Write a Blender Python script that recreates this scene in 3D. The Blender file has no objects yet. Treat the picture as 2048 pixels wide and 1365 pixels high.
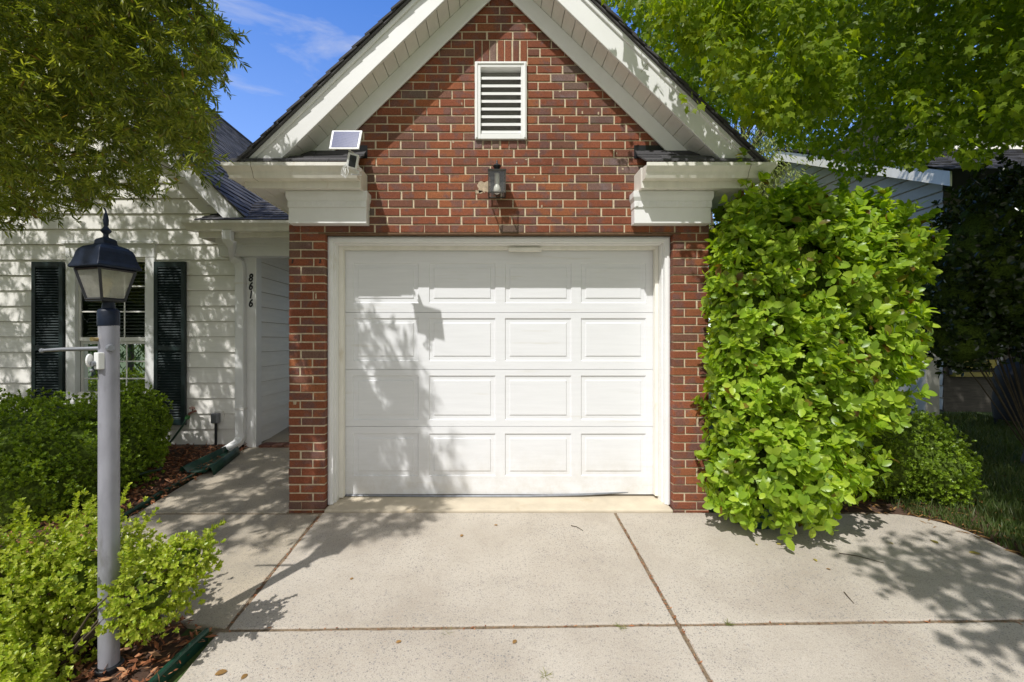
import bpy, math, random
import numpy as np
from mathutils import Vector, Matrix
R = np.random.RandomState(7)
random.seed(7)
S = bpy.context.scene
COL = S.collection
# ------------------------------------------------------------------ camera
F = 910.0; CX = 990.0; CY = 682.0; ZC = 1.37       # measured from the photograph (2048 px wide)
cd = bpy.data.cameras.new('camera'); cam = bpy.data.objects.new('camera', cd); COL.objects.link(cam)
cam.location = (0, 0, ZC); cam.rotation_euler = (math.pi/2, 0, 0)
cd.sensor_width = 36.0; cd.lens = 36.0*F/2048; cd.shift_x = (1024-CX)/2048; cd.shift_y = 0.0
cd.clip_start = 0.02; cd.clip_end = 1500
S.camera = cam
# ------------------------------------------------------------------ sun and sky
LX, LY, LZ = 0.63, 1.0, -1.65                       # direction the sunlight travels
EL = math.atan2(1.65, math.hypot(LX, LY)); AZ = math.atan2(-LX, -LY)
SKY = 0.15; SUN = 4.6
w = bpy.data.worlds.new('World'); S.world = w; w.use_nodes = True
nt = w.node_tree; nt.nodes.clear()
def wn(t, **k):
    n = nt.nodes.new(t)
    for a, b in k.items(): setattr(n, a, b)
    return n
out = wn('ShaderNodeOutputWorld'); bg = wn('ShaderNodeBackground'); sky = wn('ShaderNodeTexSky')
sky.sky_type = 'NISHITA'; sky.sun_disc = False
sky.sun_elevation = EL; sky.sun_rotation = AZ % (2*math.pi); sky.air_density = 1.0; sky.dust_density = 0.5; sky.ozone_density = 3.0
tc = wn('ShaderNodeTexCoord'); mp = wn('ShaderNodeMapping'); mp.inputs['Scale'].default_value = (1.6, 1.6, 6.5)
mp.inputs['Location'].default_value = (0.3, 0.2, 0.35)
nz = wn('ShaderNodeTexNoise'); nz.inputs['Scale'].default_value = 2.2; nz.inputs['Detail'].default_value = 10; nz.inputs['Roughness'].default_value = 0.55
nz.inputs['Distortion'].default_value = 0.5
cr = wn('ShaderNodeValToRGB'); cr.color_ramp.elements[0].position = 0.56; cr.color_ramp.elements[1].position = 0.86
cr.color_ramp.elements[1].color = (0.75, 0.75, 0.75, 1)
hs = wn('ShaderNodeHueSaturation'); hs.inputs['Saturation'].default_value = 1.28; hs.inputs['Value'].default_value = 1.9; hs.inputs['Hue'].default_value = 0.512
mx = wn('ShaderNodeMixRGB'); mx.inputs['Color2'].default_value = (5.55, 5.5, 5.6, 1)
nt.links.new(tc.outputs['Generated'], mp.inputs['Vector']); nt.links.new(mp.outputs['Vector'], nz.inputs['Vector'])
nt.links.new(nz.outputs['Fac'], cr.inputs['Fac'])
# unseen bank of bright cloud, added in the southern sky as fill light
sx = wn('ShaderNodeSeparateXYZ'); nt.links.new(tc.outputs['Generated'], sx.inputs[0])
mr = wn('ShaderNodeMapRange'); mr.inputs['From Min'].default_value = 0.12; mr.inputs['From Max'].default_value = -0.45; mr.inputs['To Min'].default_value = 0.0; mr.inputs['To Max'].default_value = 1.0
nt.links.new(sx.outputs['Y'], mr.inputs['Value'])
mxx = wn('ShaderNodeMath'); mxx.operation = 'MAXIMUM'; nt.links.new(mr.outputs[0], mxx.inputs[0]); nt.links.new(cr.outputs['Color'], mxx.inputs[1])
hz_ = wn('ShaderNodeMapRange'); hz_.inputs['From Min'].default_value = 0.62; hz_.inputs['From Max'].default_value = 0.12; hz_.inputs['To Min'].default_value = 0.0; hz_.inputs['To Max'].default_value = 0.24
nt.links.new(sx.outputs['Z'], hz_.inputs['Value']); ad = wn('ShaderNodeMath'); ad.operation = 'ADD'; ad.use_clamp = True
nt.links.new(mxx.outputs[0], ad.inputs[0]); nt.links.new(hz_.outputs[0], ad.inputs[1]); nt.links.new(ad.outputs[0], mx.inputs['Fac'])
nt.links.new(sky.outputs['Color'], hs.inputs['Color']); nt.links.new(hs.outputs['Color'], mx.inputs['Color1'])
nt.links.new(mx.outputs['Color'], bg.inputs['Color']); bg.inputs['Strength'].default_value = SKY
nt.links.new(bg.outputs['Background'], out.inputs['Surface'])
sd = bpy.data.lights.new('sun', 'SUN'); so = bpy.data.objects.new('sun', sd); COL.objects.link(so)
sd.energy = SUN; sd.angle = math.radians(0.6); sd.color = (1.0, 0.98, 0.95)
so.rotation_euler = Vector((LX, LY, LZ)).to_track_quat('-Z', 'Y').to_euler(); so.location = (-6, -9, 16)
S.view_settings.view_transform = 'Standard'; S.view_settings.look = 'None'
S.view_settings.exposure = -0.06; S.view_settings.gamma = 1.0
S.render.engine = 'CYCLES'
S.cycles.max_bounces = 7; S.cycles.diffuse_bounces = 4; S.cycles.glossy_bounces = 3; S.cycles.transmission_bounces = 5; S.cycles.transparent_max_bounces = 8
S.cycles.use_denoising = True; S.cycles.sample_clamp_indirect = 6

# ------------------------------------------------------------------ materials
def mat(name):
    m = bpy.data.materials.new(name); m.use_nodes = True
    t = m.node_tree; b = t.nodes['Principled BSDF']
    return m, t, b
def N(t, ty, **k):
    n = t.nodes.new(ty)
    for a, v in k.items():
        if a in n.inputs: n.inputs[a].default_value = v
        else: setattr(n, a, v)
    return n
def ramp(t, src, stops):
    n = t.nodes.new('ShaderNodeValToRGB'); e = n.color_ramp.elements
    while len(e) < len(stops): e.new(0.5)
    for i, (p, c) in enumerate(stops):
        e[i].position = p; e[i].color = (*c, 1) if len(c) == 3 else c
    t.links.new(src, n.inputs['Fac']); return n.outputs['Color']
def mixc(t, fac, a, b, blend='MIX'):
    n = t.nodes.new('ShaderNodeMixRGB'); n.blend_type = blend
    for s, v in ((n.inputs['Fac'], fac), (n.inputs['Color1'], a), (n.inputs['Color2'], b)):
        if hasattr(v, 'links'): t.links.new(v, s)
        else: s.default_value = v if isinstance(v, (int, float)) else (*v, 1)
    return n.outputs['Color']
def noise(t, scale, detail=4, rough=0.55, stretch=None):
    co = N(t, 'ShaderNodeTexCoord'); n = N(t, 'ShaderNodeTexNoise', Scale=scale, Detail=detail, Roughness=rough)
    if stretch:
        m = N(t, 'ShaderNodeMapping', Scale=stretch); t.links.new(co.outputs['Object'], m.inputs['Vector']); t.links.new(m.outputs['Vector'], n.inputs['Vector'])
    else: t.links.new(co.outputs['Object'], n.inputs['Vector'])
    return n.outputs['Fac']
def bump(t, b, src, strength=0.3, dist=0.005):
    n = N(t, 'ShaderNodeBump', Strength=strength, Distance=dist); t.links.new(src, n.inputs['Height']); t.links.new(n.outputs['Normal'], b.inputs['Normal'])
def simple(name, col, rough=0.5, var=0.12, scale=12, metal=0, dirt=None, dirt_pos=0.62, bmp=0.1, stretch=None, spec=0.5):
    m, t, b = mat(name)
    f = noise(t, scale, 5, 0.6, stretch)
    lo = tuple(c*(1-var) for c in col); hi = tuple(min(1, c*(1+var)) for c in col)
    c = ramp(t, f, [(0.3, lo), (0.7, hi)])
    if dirt:
        g = noise(t, scale*0.45, 6, 0.65, stretch)
        k = ramp(t, g, [(dirt_pos, (0, 0, 0)), (min(1, dirt_pos+0.16), (1, 1, 1))])
        c = mixc(t, k, c, dirt)
    t.links.new(c, b.inputs['Base Color']); b.inputs['Roughness'].default_value = rough; b.inputs['Metallic'].default_value = metal
    b.inputs['Specular IOR Level'].default_value = spec
    if bmp: bump(t, b, noise(t, scale*6, 3), bmp, 0.003)
    return m
def island(t): return N(t, 'ShaderNodeNewGeometry').outputs['Random Per Island']
def leafmat(name, cols, trans=0.45, gloss=0.35, tcol=None, spec=0.4, dead=None, lo=0.72):
    m, t, b = mat(name)
    n = len(cols)
    stops = [(i/max(1, n-1)*0.96, c) for i, c in enumerate(cols)]
    if dead: stops = [(p*0.985, c) for p, c in stops] + [(0.988, dead)]
    c = ramp(t, island(t), stops)
    big = ramp(t, noise(t, 2.3, 3), [(0.3, (lo, lo*1.03, lo)), (0.7, (1.2, 1.18, 1.1))])
    c = mixc(t, 1.0, c, big, 'MULTIPLY')
    t.links.new(c, b.inputs['Base Color']); b.inputs['Roughness'].default_value = gloss; b.inputs['Specular IOR Level'].default_value = spec
    tr = N(t, 'ShaderNodeBsdfTranslucent')
    tcx = mixc(t, 1.0, c, tcol or (1.5, 1.35, 0.5), 'MULTIPLY')
    t.links.new(tcx, tr.inputs['Color'])
    ms = N(t, 'ShaderNodeMixShader', Fac=trans); o = t.nodes['Material Output']
    t.links.new(b.outputs[0], ms.inputs[1]); t.links.new(tr.outputs[0], ms.inputs[2]); t.links.new(ms.outputs[0], o.inputs['Surface'])
    return m
M = {}
# bricks: one random tone per brick, flashed and gritty
def brickmat(name, stops, flash):
    m, t, b = mat(name)
    c = ramp(t, island(t), stops)
    f = ramp(t, noise(t, 9, 4, 0.6), [(0.50, (0, 0, 0)), (0.62, (0.8, 0.8, 0.8))])
    c = mixc(t, f, c, flash)
    g = ramp(t, noise(t, 150, 3, 0.7), [(0.3, (0.6, 0.58, 0.55)), (0.65, (1.2, 1.2, 1.2))])
    c = mixc(t, 1.0, c, g, 'MULTIPLY')
    s = ramp(t, noise(t, 420, 2, 0.7), [(0.68, (0, 0, 0)), (0.74, (0.55, 0.55, 0.55))])
    c = mixc(t, s, c, (0.42, 0.3, 0.24))
    c = mixc(t, 1.0, c, ramp(t, noise(t, 1.6, 5, 0.6), [(0.3, (0.8, 0.8, 0.8)), (0.7, (1.16, 1.13, 1.1))]), 'MULTIPLY')
    t.links.new(c, b.inputs['Base Color']); b.inputs['Roughness'].default_value = 0.85; b.inputs['Specular IOR Level'].default_value = 0.25
    bump(t, b, noise(t, 110, 6, 0.75), 0.75, 0.006)
    return m
M['brick'] = brickmat('red_brick', [(0, (0.225, 0.072, 0.040)), (0.25, (0.275, 0.092, 0.048)), (0.5, (0.235, 0.074, 0.039)), (0.66, (0.33, 0.12, 0.052)), (0.80, (0.185, 0.070, 0.044)), (0.95, (0.20, 0.10, 0.07)), (0.99, (0.165, 0.12, 0.10))], (0.17, 0.092, 0.082))
M['brick_grey'] = brickmat('flashed_brick', [(0, (0.20, 0.13, 0.115)), (0.5, (0.23, 0.15, 0.125)), (1, (0.19, 0.09, 0.075))], (0.22, 0.16, 0.16))
M['mortar'] = simple('mortar', (0.60, 0.50, 0.35), 0.95, 0.2, 40, bmp=0.8, spec=0.15)
M['mortar_smear'] = simple('mortar_smear', (0.50, 0.40, 0.28), 0.95, 0.3, 40, bmp=0.8, spec=0.15)
M['white'] = simple('white_paint', (0.78, 0.76, 0.71), 0.42, 0.05, 5, dirt=(0.58, 0.52, 0.41), dirt_pos=0.62, bmp=0.05)
M['white_clean'] = simple('white_trim_paint', (0.83, 0.825, 0.81), 0.4, 0.03, 6, dirt=(0.70, 0.67, 0.60), dirt_pos=0.66, bmp=0.06)
M['door'] = simple('door_paint', (0.765, 0.77, 0.785), 0.45, 0.03, 3, dirt=(0.68, 0.665, 0.62), dirt_pos=0.62, bmp=0.12, stretch=(1, 1, 12))
t = M['door'].node_tree; b = t.nodes['Principled BSDF']; src = b.inputs['Base Color'].links[0].from_socket
co = N(t, 'ShaderNodeTexCoord'); sp_ = N(t, 'ShaderNodeSeparateXYZ'); t.links.new(co.outputs['Object'], sp_.inputs[0])
zm_ = ramp(t, sp_.outputs['Z'], [(0.04, (0.55, 0.55, 0.55)), (0.5, (0, 0, 0))])
gm = mixc(t, 1.0, zm_, ramp(t, noise(t, 7, 7, 0.7), [(0.38, (0, 0, 0)), (0.66, (1, 1, 1))]), 'MULTIPLY')
t.links.new(mixc(t, gm, src, (0.56, 0.52, 0.45)), b.inputs['Base Color'])
M['cream'] = simple('aged_gutter_paint', (0.82, 0.79, 0.71), 0.38, 0.07, 4, dirt=(0.62, 0.54, 0.40), dirt_pos=0.62, bmp=0.03, stretch=(3, 3, 1))
M['siding'] = simple('siding_paint', (0.85, 0.825, 0.77), 0.48, 0.05, 3, dirt=(0.66, 0.62, 0.53), dirt_pos=0.66, bmp=0.08, stretch=(1, 1, 9))
M['lap_shade_seam'] = simple('lap_shadow_and_board_seam', (0.33, 0.28, 0.20), 0.8, 0.3, 20, bmp=0)  # painted shadow line under siding laps; also the dark seams between boards
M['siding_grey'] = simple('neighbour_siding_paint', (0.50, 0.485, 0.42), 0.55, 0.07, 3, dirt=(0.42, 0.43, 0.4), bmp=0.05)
M['foundation'] = simple('foundation_block', (0.30, 0.26, 0.21), 0.9, 0.25, 14, bmp=0.4)
M['shutter'] = simple('shutter_paint', (0.006, 0.018, 0.017), 0.5, 0.3, 8, bmp=0.05)
M['dark'] = simple('dark_void', (0.012, 0.012, 0.013), 0.8, 0.2, 8, bmp=0)
M['black'] = simple('black_metal', (0.013, 0.014, 0.017), 0.42, 0.3, 25, bmp=0.15)
M['navy'] = simple('weathered_blue_black_paint', (0.006, 0.012, 0.028), 0.5, 0.35, 18, dirt=(0.022, 0.03, 0.045), dirt_pos=0.7, bmp=0.2, spec=0.3)
M['post'] = simple('grey_post_paint', (0.275, 0.275, 0.31), 0.42, 0.16, 14, dirt=(0.13, 0.125, 0.12), dirt_pos=0.55, bmp=0.12, stretch=(1, 1, 0.35))
M['brass'] = simple('brass', (0.55, 0.42, 0.18), 0.35, 0.15, 20, metal=1, bmp=0)
M['rust'] = simple('rusty_lintel_steel', (0.14, 0.075, 0.035), 0.8, 0.35, 25, bmp=0.3)
M['copperbrown'] = simple('rusty_tap_metal', (0.16, 0.065, 0.045), 0.55, 0.3, 40, metal=0.5, bmp=0.2)
M['greymetal'] = simple('grey_metal', (0.24, 0.25, 0.27), 0.45, 0.15, 20, metal=0.5, bmp=0.05)
M['green_plastic'] = simple('dark_green_plastic', (0.010, 0.050, 0.032), 0.35, 0.25, 14, dirt=(0.05, 0.07, 0.045), bmp=0.08)
M['hose'] = simple('green_hose_rubber', (0.02, 0.055, 0.03), 0.4, 0.2, 20, bmp=0)
M['pot'] = simple('pot_glaze', (0.012, 0.05, 0.042), 0.3, 0.25, 14, bmp=0.05)
M['bark'] = simple('bark', (0.10, 0.075, 0.05), 0.9, 0.35, 18, bmp=0.9, stretch=(1, 1, 0.3))
M['twig'] = simple('twig_bark', (0.07, 0.052, 0.03), 0.9, 0.3, 25, bmp=0.2)
M['yellow'] = simple('yellow_lit_sill_and_blind', (0.30, 0.25, 0.035), 0.5, 0.2, 9, bmp=0.05)  # yellow light on sill and blinds, given as base colour
M['white_plastic'] = simple('white_plastic', (0.76, 0.76, 0.74), 0.35, 0.03, 9, bmp=0)
M['number'] = simple('black_number_metal', (0.008, 0.008, 0.008), 0.45, 0.1, 9, bmp=0)
# asphalt shingles
def shingle(name, a, b_):
    m, t, b = mat(name)
    c = ramp(t, island(t), [(0, a), (0.5, tuple((x+y)/2 for x, y in zip(a, b_))), (1, b_)])
    g = ramp(t, noise(t, 260, 3, 0.8), [(0.32, (0.55, 0.55, 0.55)), (0.7, (1.45, 1.45, 1.5))])
    c = mixc(t, 1.0, c, g, 'MULTIPLY'); t.links.new(c, b.inputs['Base Color']); b.inputs['Roughness'].default_value = 0.9
    b.inputs['Specular IOR Level'].default_value = 0.3
    bump(t, b, noise(t, 260, 3, 0.8), 0.6, 0.004); return m
M['shingle'] = shingle('asphalt_shingle', (0.052, 0.050, 0.052), (0.118, 0.114, 0.116))
M['shingle_brown'] = shingle('brown_asphalt_shingle', (0.04, 0.033, 0.03), (0.075, 0.065, 0.06))
# concrete with exposed aggregate
def concrete(name, base, speck, stain, sc=1.0):
    m, t, b = mat(name)
    c = ramp(t, noise(t, 1.3, 6, 0.65), [(0.3, stain), (0.62, base)])
    c = mixc(t, ramp(t, noise(t, 0.5, 3), [(0.45, (0, 0, 0)), (0.7, (0.5, 0.5, 0.5))]), c, tuple(x*1.1 for x in base))
    c = mixc(t, ramp(t, noise(t, 3.4, 7, 0.7), [(0.56, (0, 0, 0)), (0.72, (0.5, 0.5, 0.5))]), c, tuple(x*0.72 for x in base))
    fine = ramp(t, noise(t, 210, 3, 0.8), [(0.3, (0.74, 0.74, 0.74)), (0.68, (1.15, 1.15, 1.15))])
    c = mixc(t, 1.0, c, fine, 'MULTIPLY')
    co = N(t, 'ShaderNodeTexCoord')
    patch = ramp(t, noise(t, 1.7, 4), [(0.36, (0.45, 0.45, 0.45)), (0.6, (1, 1, 1))])
    for scale, thr, rs in ((60, 0.33, 0.68), (120, 0.40, 0.52)):
        v = N(t, 'ShaderNodeTexVoronoi', Scale=scale*sc); t.links.new(co.outputs['Object'], v.inputs['Vector'])
        d = ramp(t, v.outputs['Distance'], [(thr-0.06, (1, 1, 1)), (thr, (0, 0, 0))])
        sep = N(t, 'ShaderNodeSeparateColor'); t.links.new(v.outputs['Color'], sep.inputs[0])
        pick = ramp(t, sep.outputs[0], [(rs, (0, 0, 0)), (rs+0.02, (1, 1, 1))])
        tone = ramp(t, sep.outputs[1], [(0, speck), (0.7, tuple(x*2.0 for x in speck)), (1, (0.36, 0.27, 0.2))])
        k = mixc(t, 1.0, mixc(t, 1.0, mixc(t, 1.0, d, pick, 'MULTIPLY'), patch, 'MULTIPLY'), (0.68, 0.68, 0.68), 'MULTIPLY')
        c = mixc(t, k, c, tone)
    t.links.new(c, b.inputs['Base Color']); b.inputs['Roughness'].default_value = 0.9; b.inputs['Specular IOR Level'].default_value = 0.25
    bump(t, b, noise(t, 170, 4, 0.8), 0.45, 0.004); return m
M['concrete'] = concrete('aggregate_concrete', (0.49, 0.44, 0.37), (0.115, 0.113, 0.115), (0.37, 0.32, 0.26))
M['apron'] = simple('smooth_apron_concrete', (0.53, 0.46, 0.35), 0.85, 0.12, 5, dirt=(0.42, 0.33, 0.21), dirt_pos=0.58, bmp=0.3)
M['walk'] = concrete('walk_concrete', (0.46, 0.395, 0.30), (0.09, 0.09, 0.09), (0.27, 0.245, 0.2))
M['joint'] = simple('joint_debris', (0.20, 0.145, 0.09), 0.95, 0.55, 60, bmp=1.0)
M['soil'] = simple('mulch_soil', (0.07, 0.037, 0.022), 0.95, 0.5, 30, bmp=1.0)
m, t, b = mat('grass_ground')
c = ramp(t, noise(t, 1.1, 8, 0.7), [(0.3, (0.035, 0.06, 0.012)), (0.55, (0.06, 0.10, 0.02)), (0.72, (0.09, 0.10, 0.03))])
c = mixc(t, 1.0, c, ramp(t, noise(t, 60, 3, 0.8), [(0.3, (0.5, 0.5, 0.5)), (0.7, (1.4, 1.4, 1.4))]), 'MULTIPLY')
t.links.new(c, b.inputs['Base Color']); b.inputs['Roughness'].default_value = 0.95; M['grass_ground'] = m
m, t, b = mat('bark_chips')
c = ramp(t, island(t), [(0, (0.13, 0.045, 0.018)), (0.3, (0.26, 0.09, 0.034)), (0.6, (0.38, 0.15, 0.06)), (0.85, (0.46, 0.24, 0.12)), (1, (0.18, 0.10, 0.065))])
t.links.new(c, b.inputs['Base Color']); b.inputs['Roughness'].default_value = 0.85; M['chips'] = m
M['dryleaf'] = leafmat('dry_leaf', [(0.20, 0.10, 0.035), (0.34, 0.20, 0.07), (0.28, 0.14, 0.05)], 0.2, 0.6)
M['yellowleaf'] = leafmat('yellow_leaf', [(0.42, 0.36, 0.08), (0.5, 0.42, 0.12)], 0.3, 0.5)
M['weed'] = leafmat('pale_weed', [(0.22, 0.25, 0.08), (0.34, 0.32, 0.14), (0.16, 0.22, 0.06)], 0.3, 0.5)
M['grassblade'] = leafmat('grass_blade', [(0.045, 0.085, 0.015), (0.075, 0.12, 0.025), (0.12, 0.14, 0.05)], 0.35, 0.5)
M['willow_leaf'] = leafmat('narrow_oak_leaf', [(0.115, 0.165, 0.024), (0.20, 0.255, 0.036), (0.34, 0.37, 0.065), (0.155, 0.20, 0.03)], 0.54, 0.32, tcol=(1.4, 1.32, 0.5), dead=(0.20, 0.13, 0.04))
M['maple_leaf'] = leafmat('maple_leaf', [(0.13, 0.21, 0.014), (0.19, 0.28, 0.02), (0.28, 0.36, 0.03), (0.16, 0.24, 0.016)], 0.62, 0.45, tcol=(1.7, 1.6, 0.3))
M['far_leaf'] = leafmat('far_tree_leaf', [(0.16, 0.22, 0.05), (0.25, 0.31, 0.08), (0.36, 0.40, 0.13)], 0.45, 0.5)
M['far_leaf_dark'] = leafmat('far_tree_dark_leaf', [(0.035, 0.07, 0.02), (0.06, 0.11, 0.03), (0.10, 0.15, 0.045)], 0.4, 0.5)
M['laurel_leaf'] = leafmat('glossy_shrub_leaf', [(0.19, 0.32, 0.03), (0.30, 0.45, 0.04), (0.46, 0.58, 0.07), (0.35, 0.50, 0.05), (0.22, 0.36, 0.035)], 0.45, 0.34, tcol=(1.5, 1.45, 0.3), spec=0.4, lo=0.74, dead=(0.20, 0.12, 0.03))
M['box_leaf'] = leafmat('sunny_box_leaf', [(0.26, 0.37, 0.03), (0.36, 0.46, 0.04), (0.50, 0.56, 0.085), (0.40, 0.44, 0.07)], 0.4, 0.34, tcol=(1.3, 1.3, 0.4))
M['hedge_leaf'] = leafmat('hedge_leaf', [(0.15, 0.25, 0.022), (0.22, 0.34, 0.03), (0.33, 0.45, 0.05)], 0.42, 0.34)
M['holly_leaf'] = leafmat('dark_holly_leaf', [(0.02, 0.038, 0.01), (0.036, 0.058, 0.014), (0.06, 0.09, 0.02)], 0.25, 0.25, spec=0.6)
m, t, b = mat('window_glass')
b.inputs['Base Color'].default_value = (0.01, 0.012, 0.012, 1); b.inputs['Roughness'].default_value = 0.02
g = N(t, 'ShaderNodeBsdfGlossy'); g.inputs['Roughness'].default_value = 0.01; g.inputs['Color'].default_value = (0.85, 0.9, 0.88, 1)
tr = N(t, 'ShaderNodeBsdfTransparent'); tr.inputs['Color'].default_value = (0.62, 0.66, 0.64, 1)
fr = N(t, 'ShaderNodeFresnel', IOR=1.65); ms = N(t, 'ShaderNodeMixShader')
t.links.new(fr.outputs[0], ms.inputs[0]); t.links.new(tr.outputs[0], ms.inputs[1]); t.links.new(g.outputs[0], ms.inputs[2]); t.links.new(ms.outputs[0], t.nodes['Material Output'].inputs['Surface'])
M['glass'] = m
m, t, b = mat('hazy_lamp_glass')
g = N(t, 'ShaderNodeBsdfGlossy'); g.inputs['Roughness'].default_value = 0.12
tr = N(t, 'ShaderNodeBsdfTransparent'); tr.inputs['Color'].default_value = (0.85, 0.85, 0.8, 1)
df = N(t, 'ShaderNodeBsdfDiffuse'); df.inputs['Color'].default_value = (0.62, 0.60, 0.54, 1)
tl = N(t, 'ShaderNodeBsdfTranslucent'); tl.inputs['Color'].default_value = (0.7, 0.68, 0.62, 1)
m0 = N(t, 'ShaderNodeMixShader', Fac=0.5); m1 = N(t, 'ShaderNodeMixShader'); m2 = N(t, 'ShaderNodeMixShader', Fac=0.07)
k = ramp(t, noise(t, 30, 6, 0.7), [(0.3, (0.42, 0.42, 0.42)), (0.7, (0.68, 0.68, 0.68))])
t.links.new(df.outputs[0], m0.inputs[1]); t.links.new(tl.outputs[0], m0.inputs[2]); t.links.new(k, m1.inputs[0])
t.links.new(tr.outputs[0], m1.inputs[1]); t.links.new(m0.outputs[0], m1.inputs[2]); t.links.new(m1.outputs[0], m2.inputs[1]); t.links.new(g.outputs[0], m2.inputs[2])
t.links.new(m2.outputs[0], t.nodes['Material Output'].inputs['Surface']); M['hazy'] = m
m, t, b = mat('clear_lantern_glass')
g = N(t, 'ShaderNodeBsdfGlossy'); g.inputs['Roughness'].default_value = 0.08
tr = N(t, 'ShaderNodeBsdfTransparent'); tr.inputs['Color'].default_value = (0.86, 0.86, 0.82, 1)
df = N(t, 'ShaderNodeBsdfDiffuse'); df.inputs['Color'].default_value = (0.5, 0.5, 0.46, 1)
m1 = N(t, 'ShaderNodeMixShader', Fac=0.05); m2 = N(t, 'ShaderNodeMixShader', Fac=0.07)
t.links.new(tr.outputs[0], m1.inputs[1]); t.links.new(df.outputs[0], m1.inputs[2]); t.links.new(m1.outputs[0], m2.inputs[1]); t.links.new(g.outputs[0], m2.inputs[2])
t.links.new(m2.outputs[0], t.nodes['Material Output'].inputs['Surface']); M['lampglass'] = m
m, t, b = mat('vent_screen')
co = N(t, 'ShaderNodeTexCoord'); v = N(t, 'ShaderNodeTexChecker', Scale=230.0); t.links.new(co.outputs['Object'], v.inputs['Vector'])
c = ramp(t, v.outputs['Fac'], [(0, (0.16, 0.155, 0.145)), (1, (0.34, 0.32, 0.30))]); t.links.new(c, b.inputs['Base Color']); b.inputs['Roughness'].default_value = 0.8; M['screen'] = m
m, t, b = mat('solar_cells')
co = N(t, 'ShaderNodeTexCoord'); v = N(t, 'ShaderNodeTexBrick', Scale=28.0); v.inputs['Color1'].default_value = (0.035, 0.045, 0.13, 1); v.inputs['Color2'].default_value = (0.05, 0.06, 0.16, 1); v.inputs['Mortar'].default_value = (0.07, 0.08, 0.16, 1)
t.links.new(co.outputs['Object'], v.inputs['Vector']); t.links.new(v.outputs['Color'], b.inputs['Base Color']); b.inputs['Roughness'].default_value = 0.22; M['solar'] = m

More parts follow.
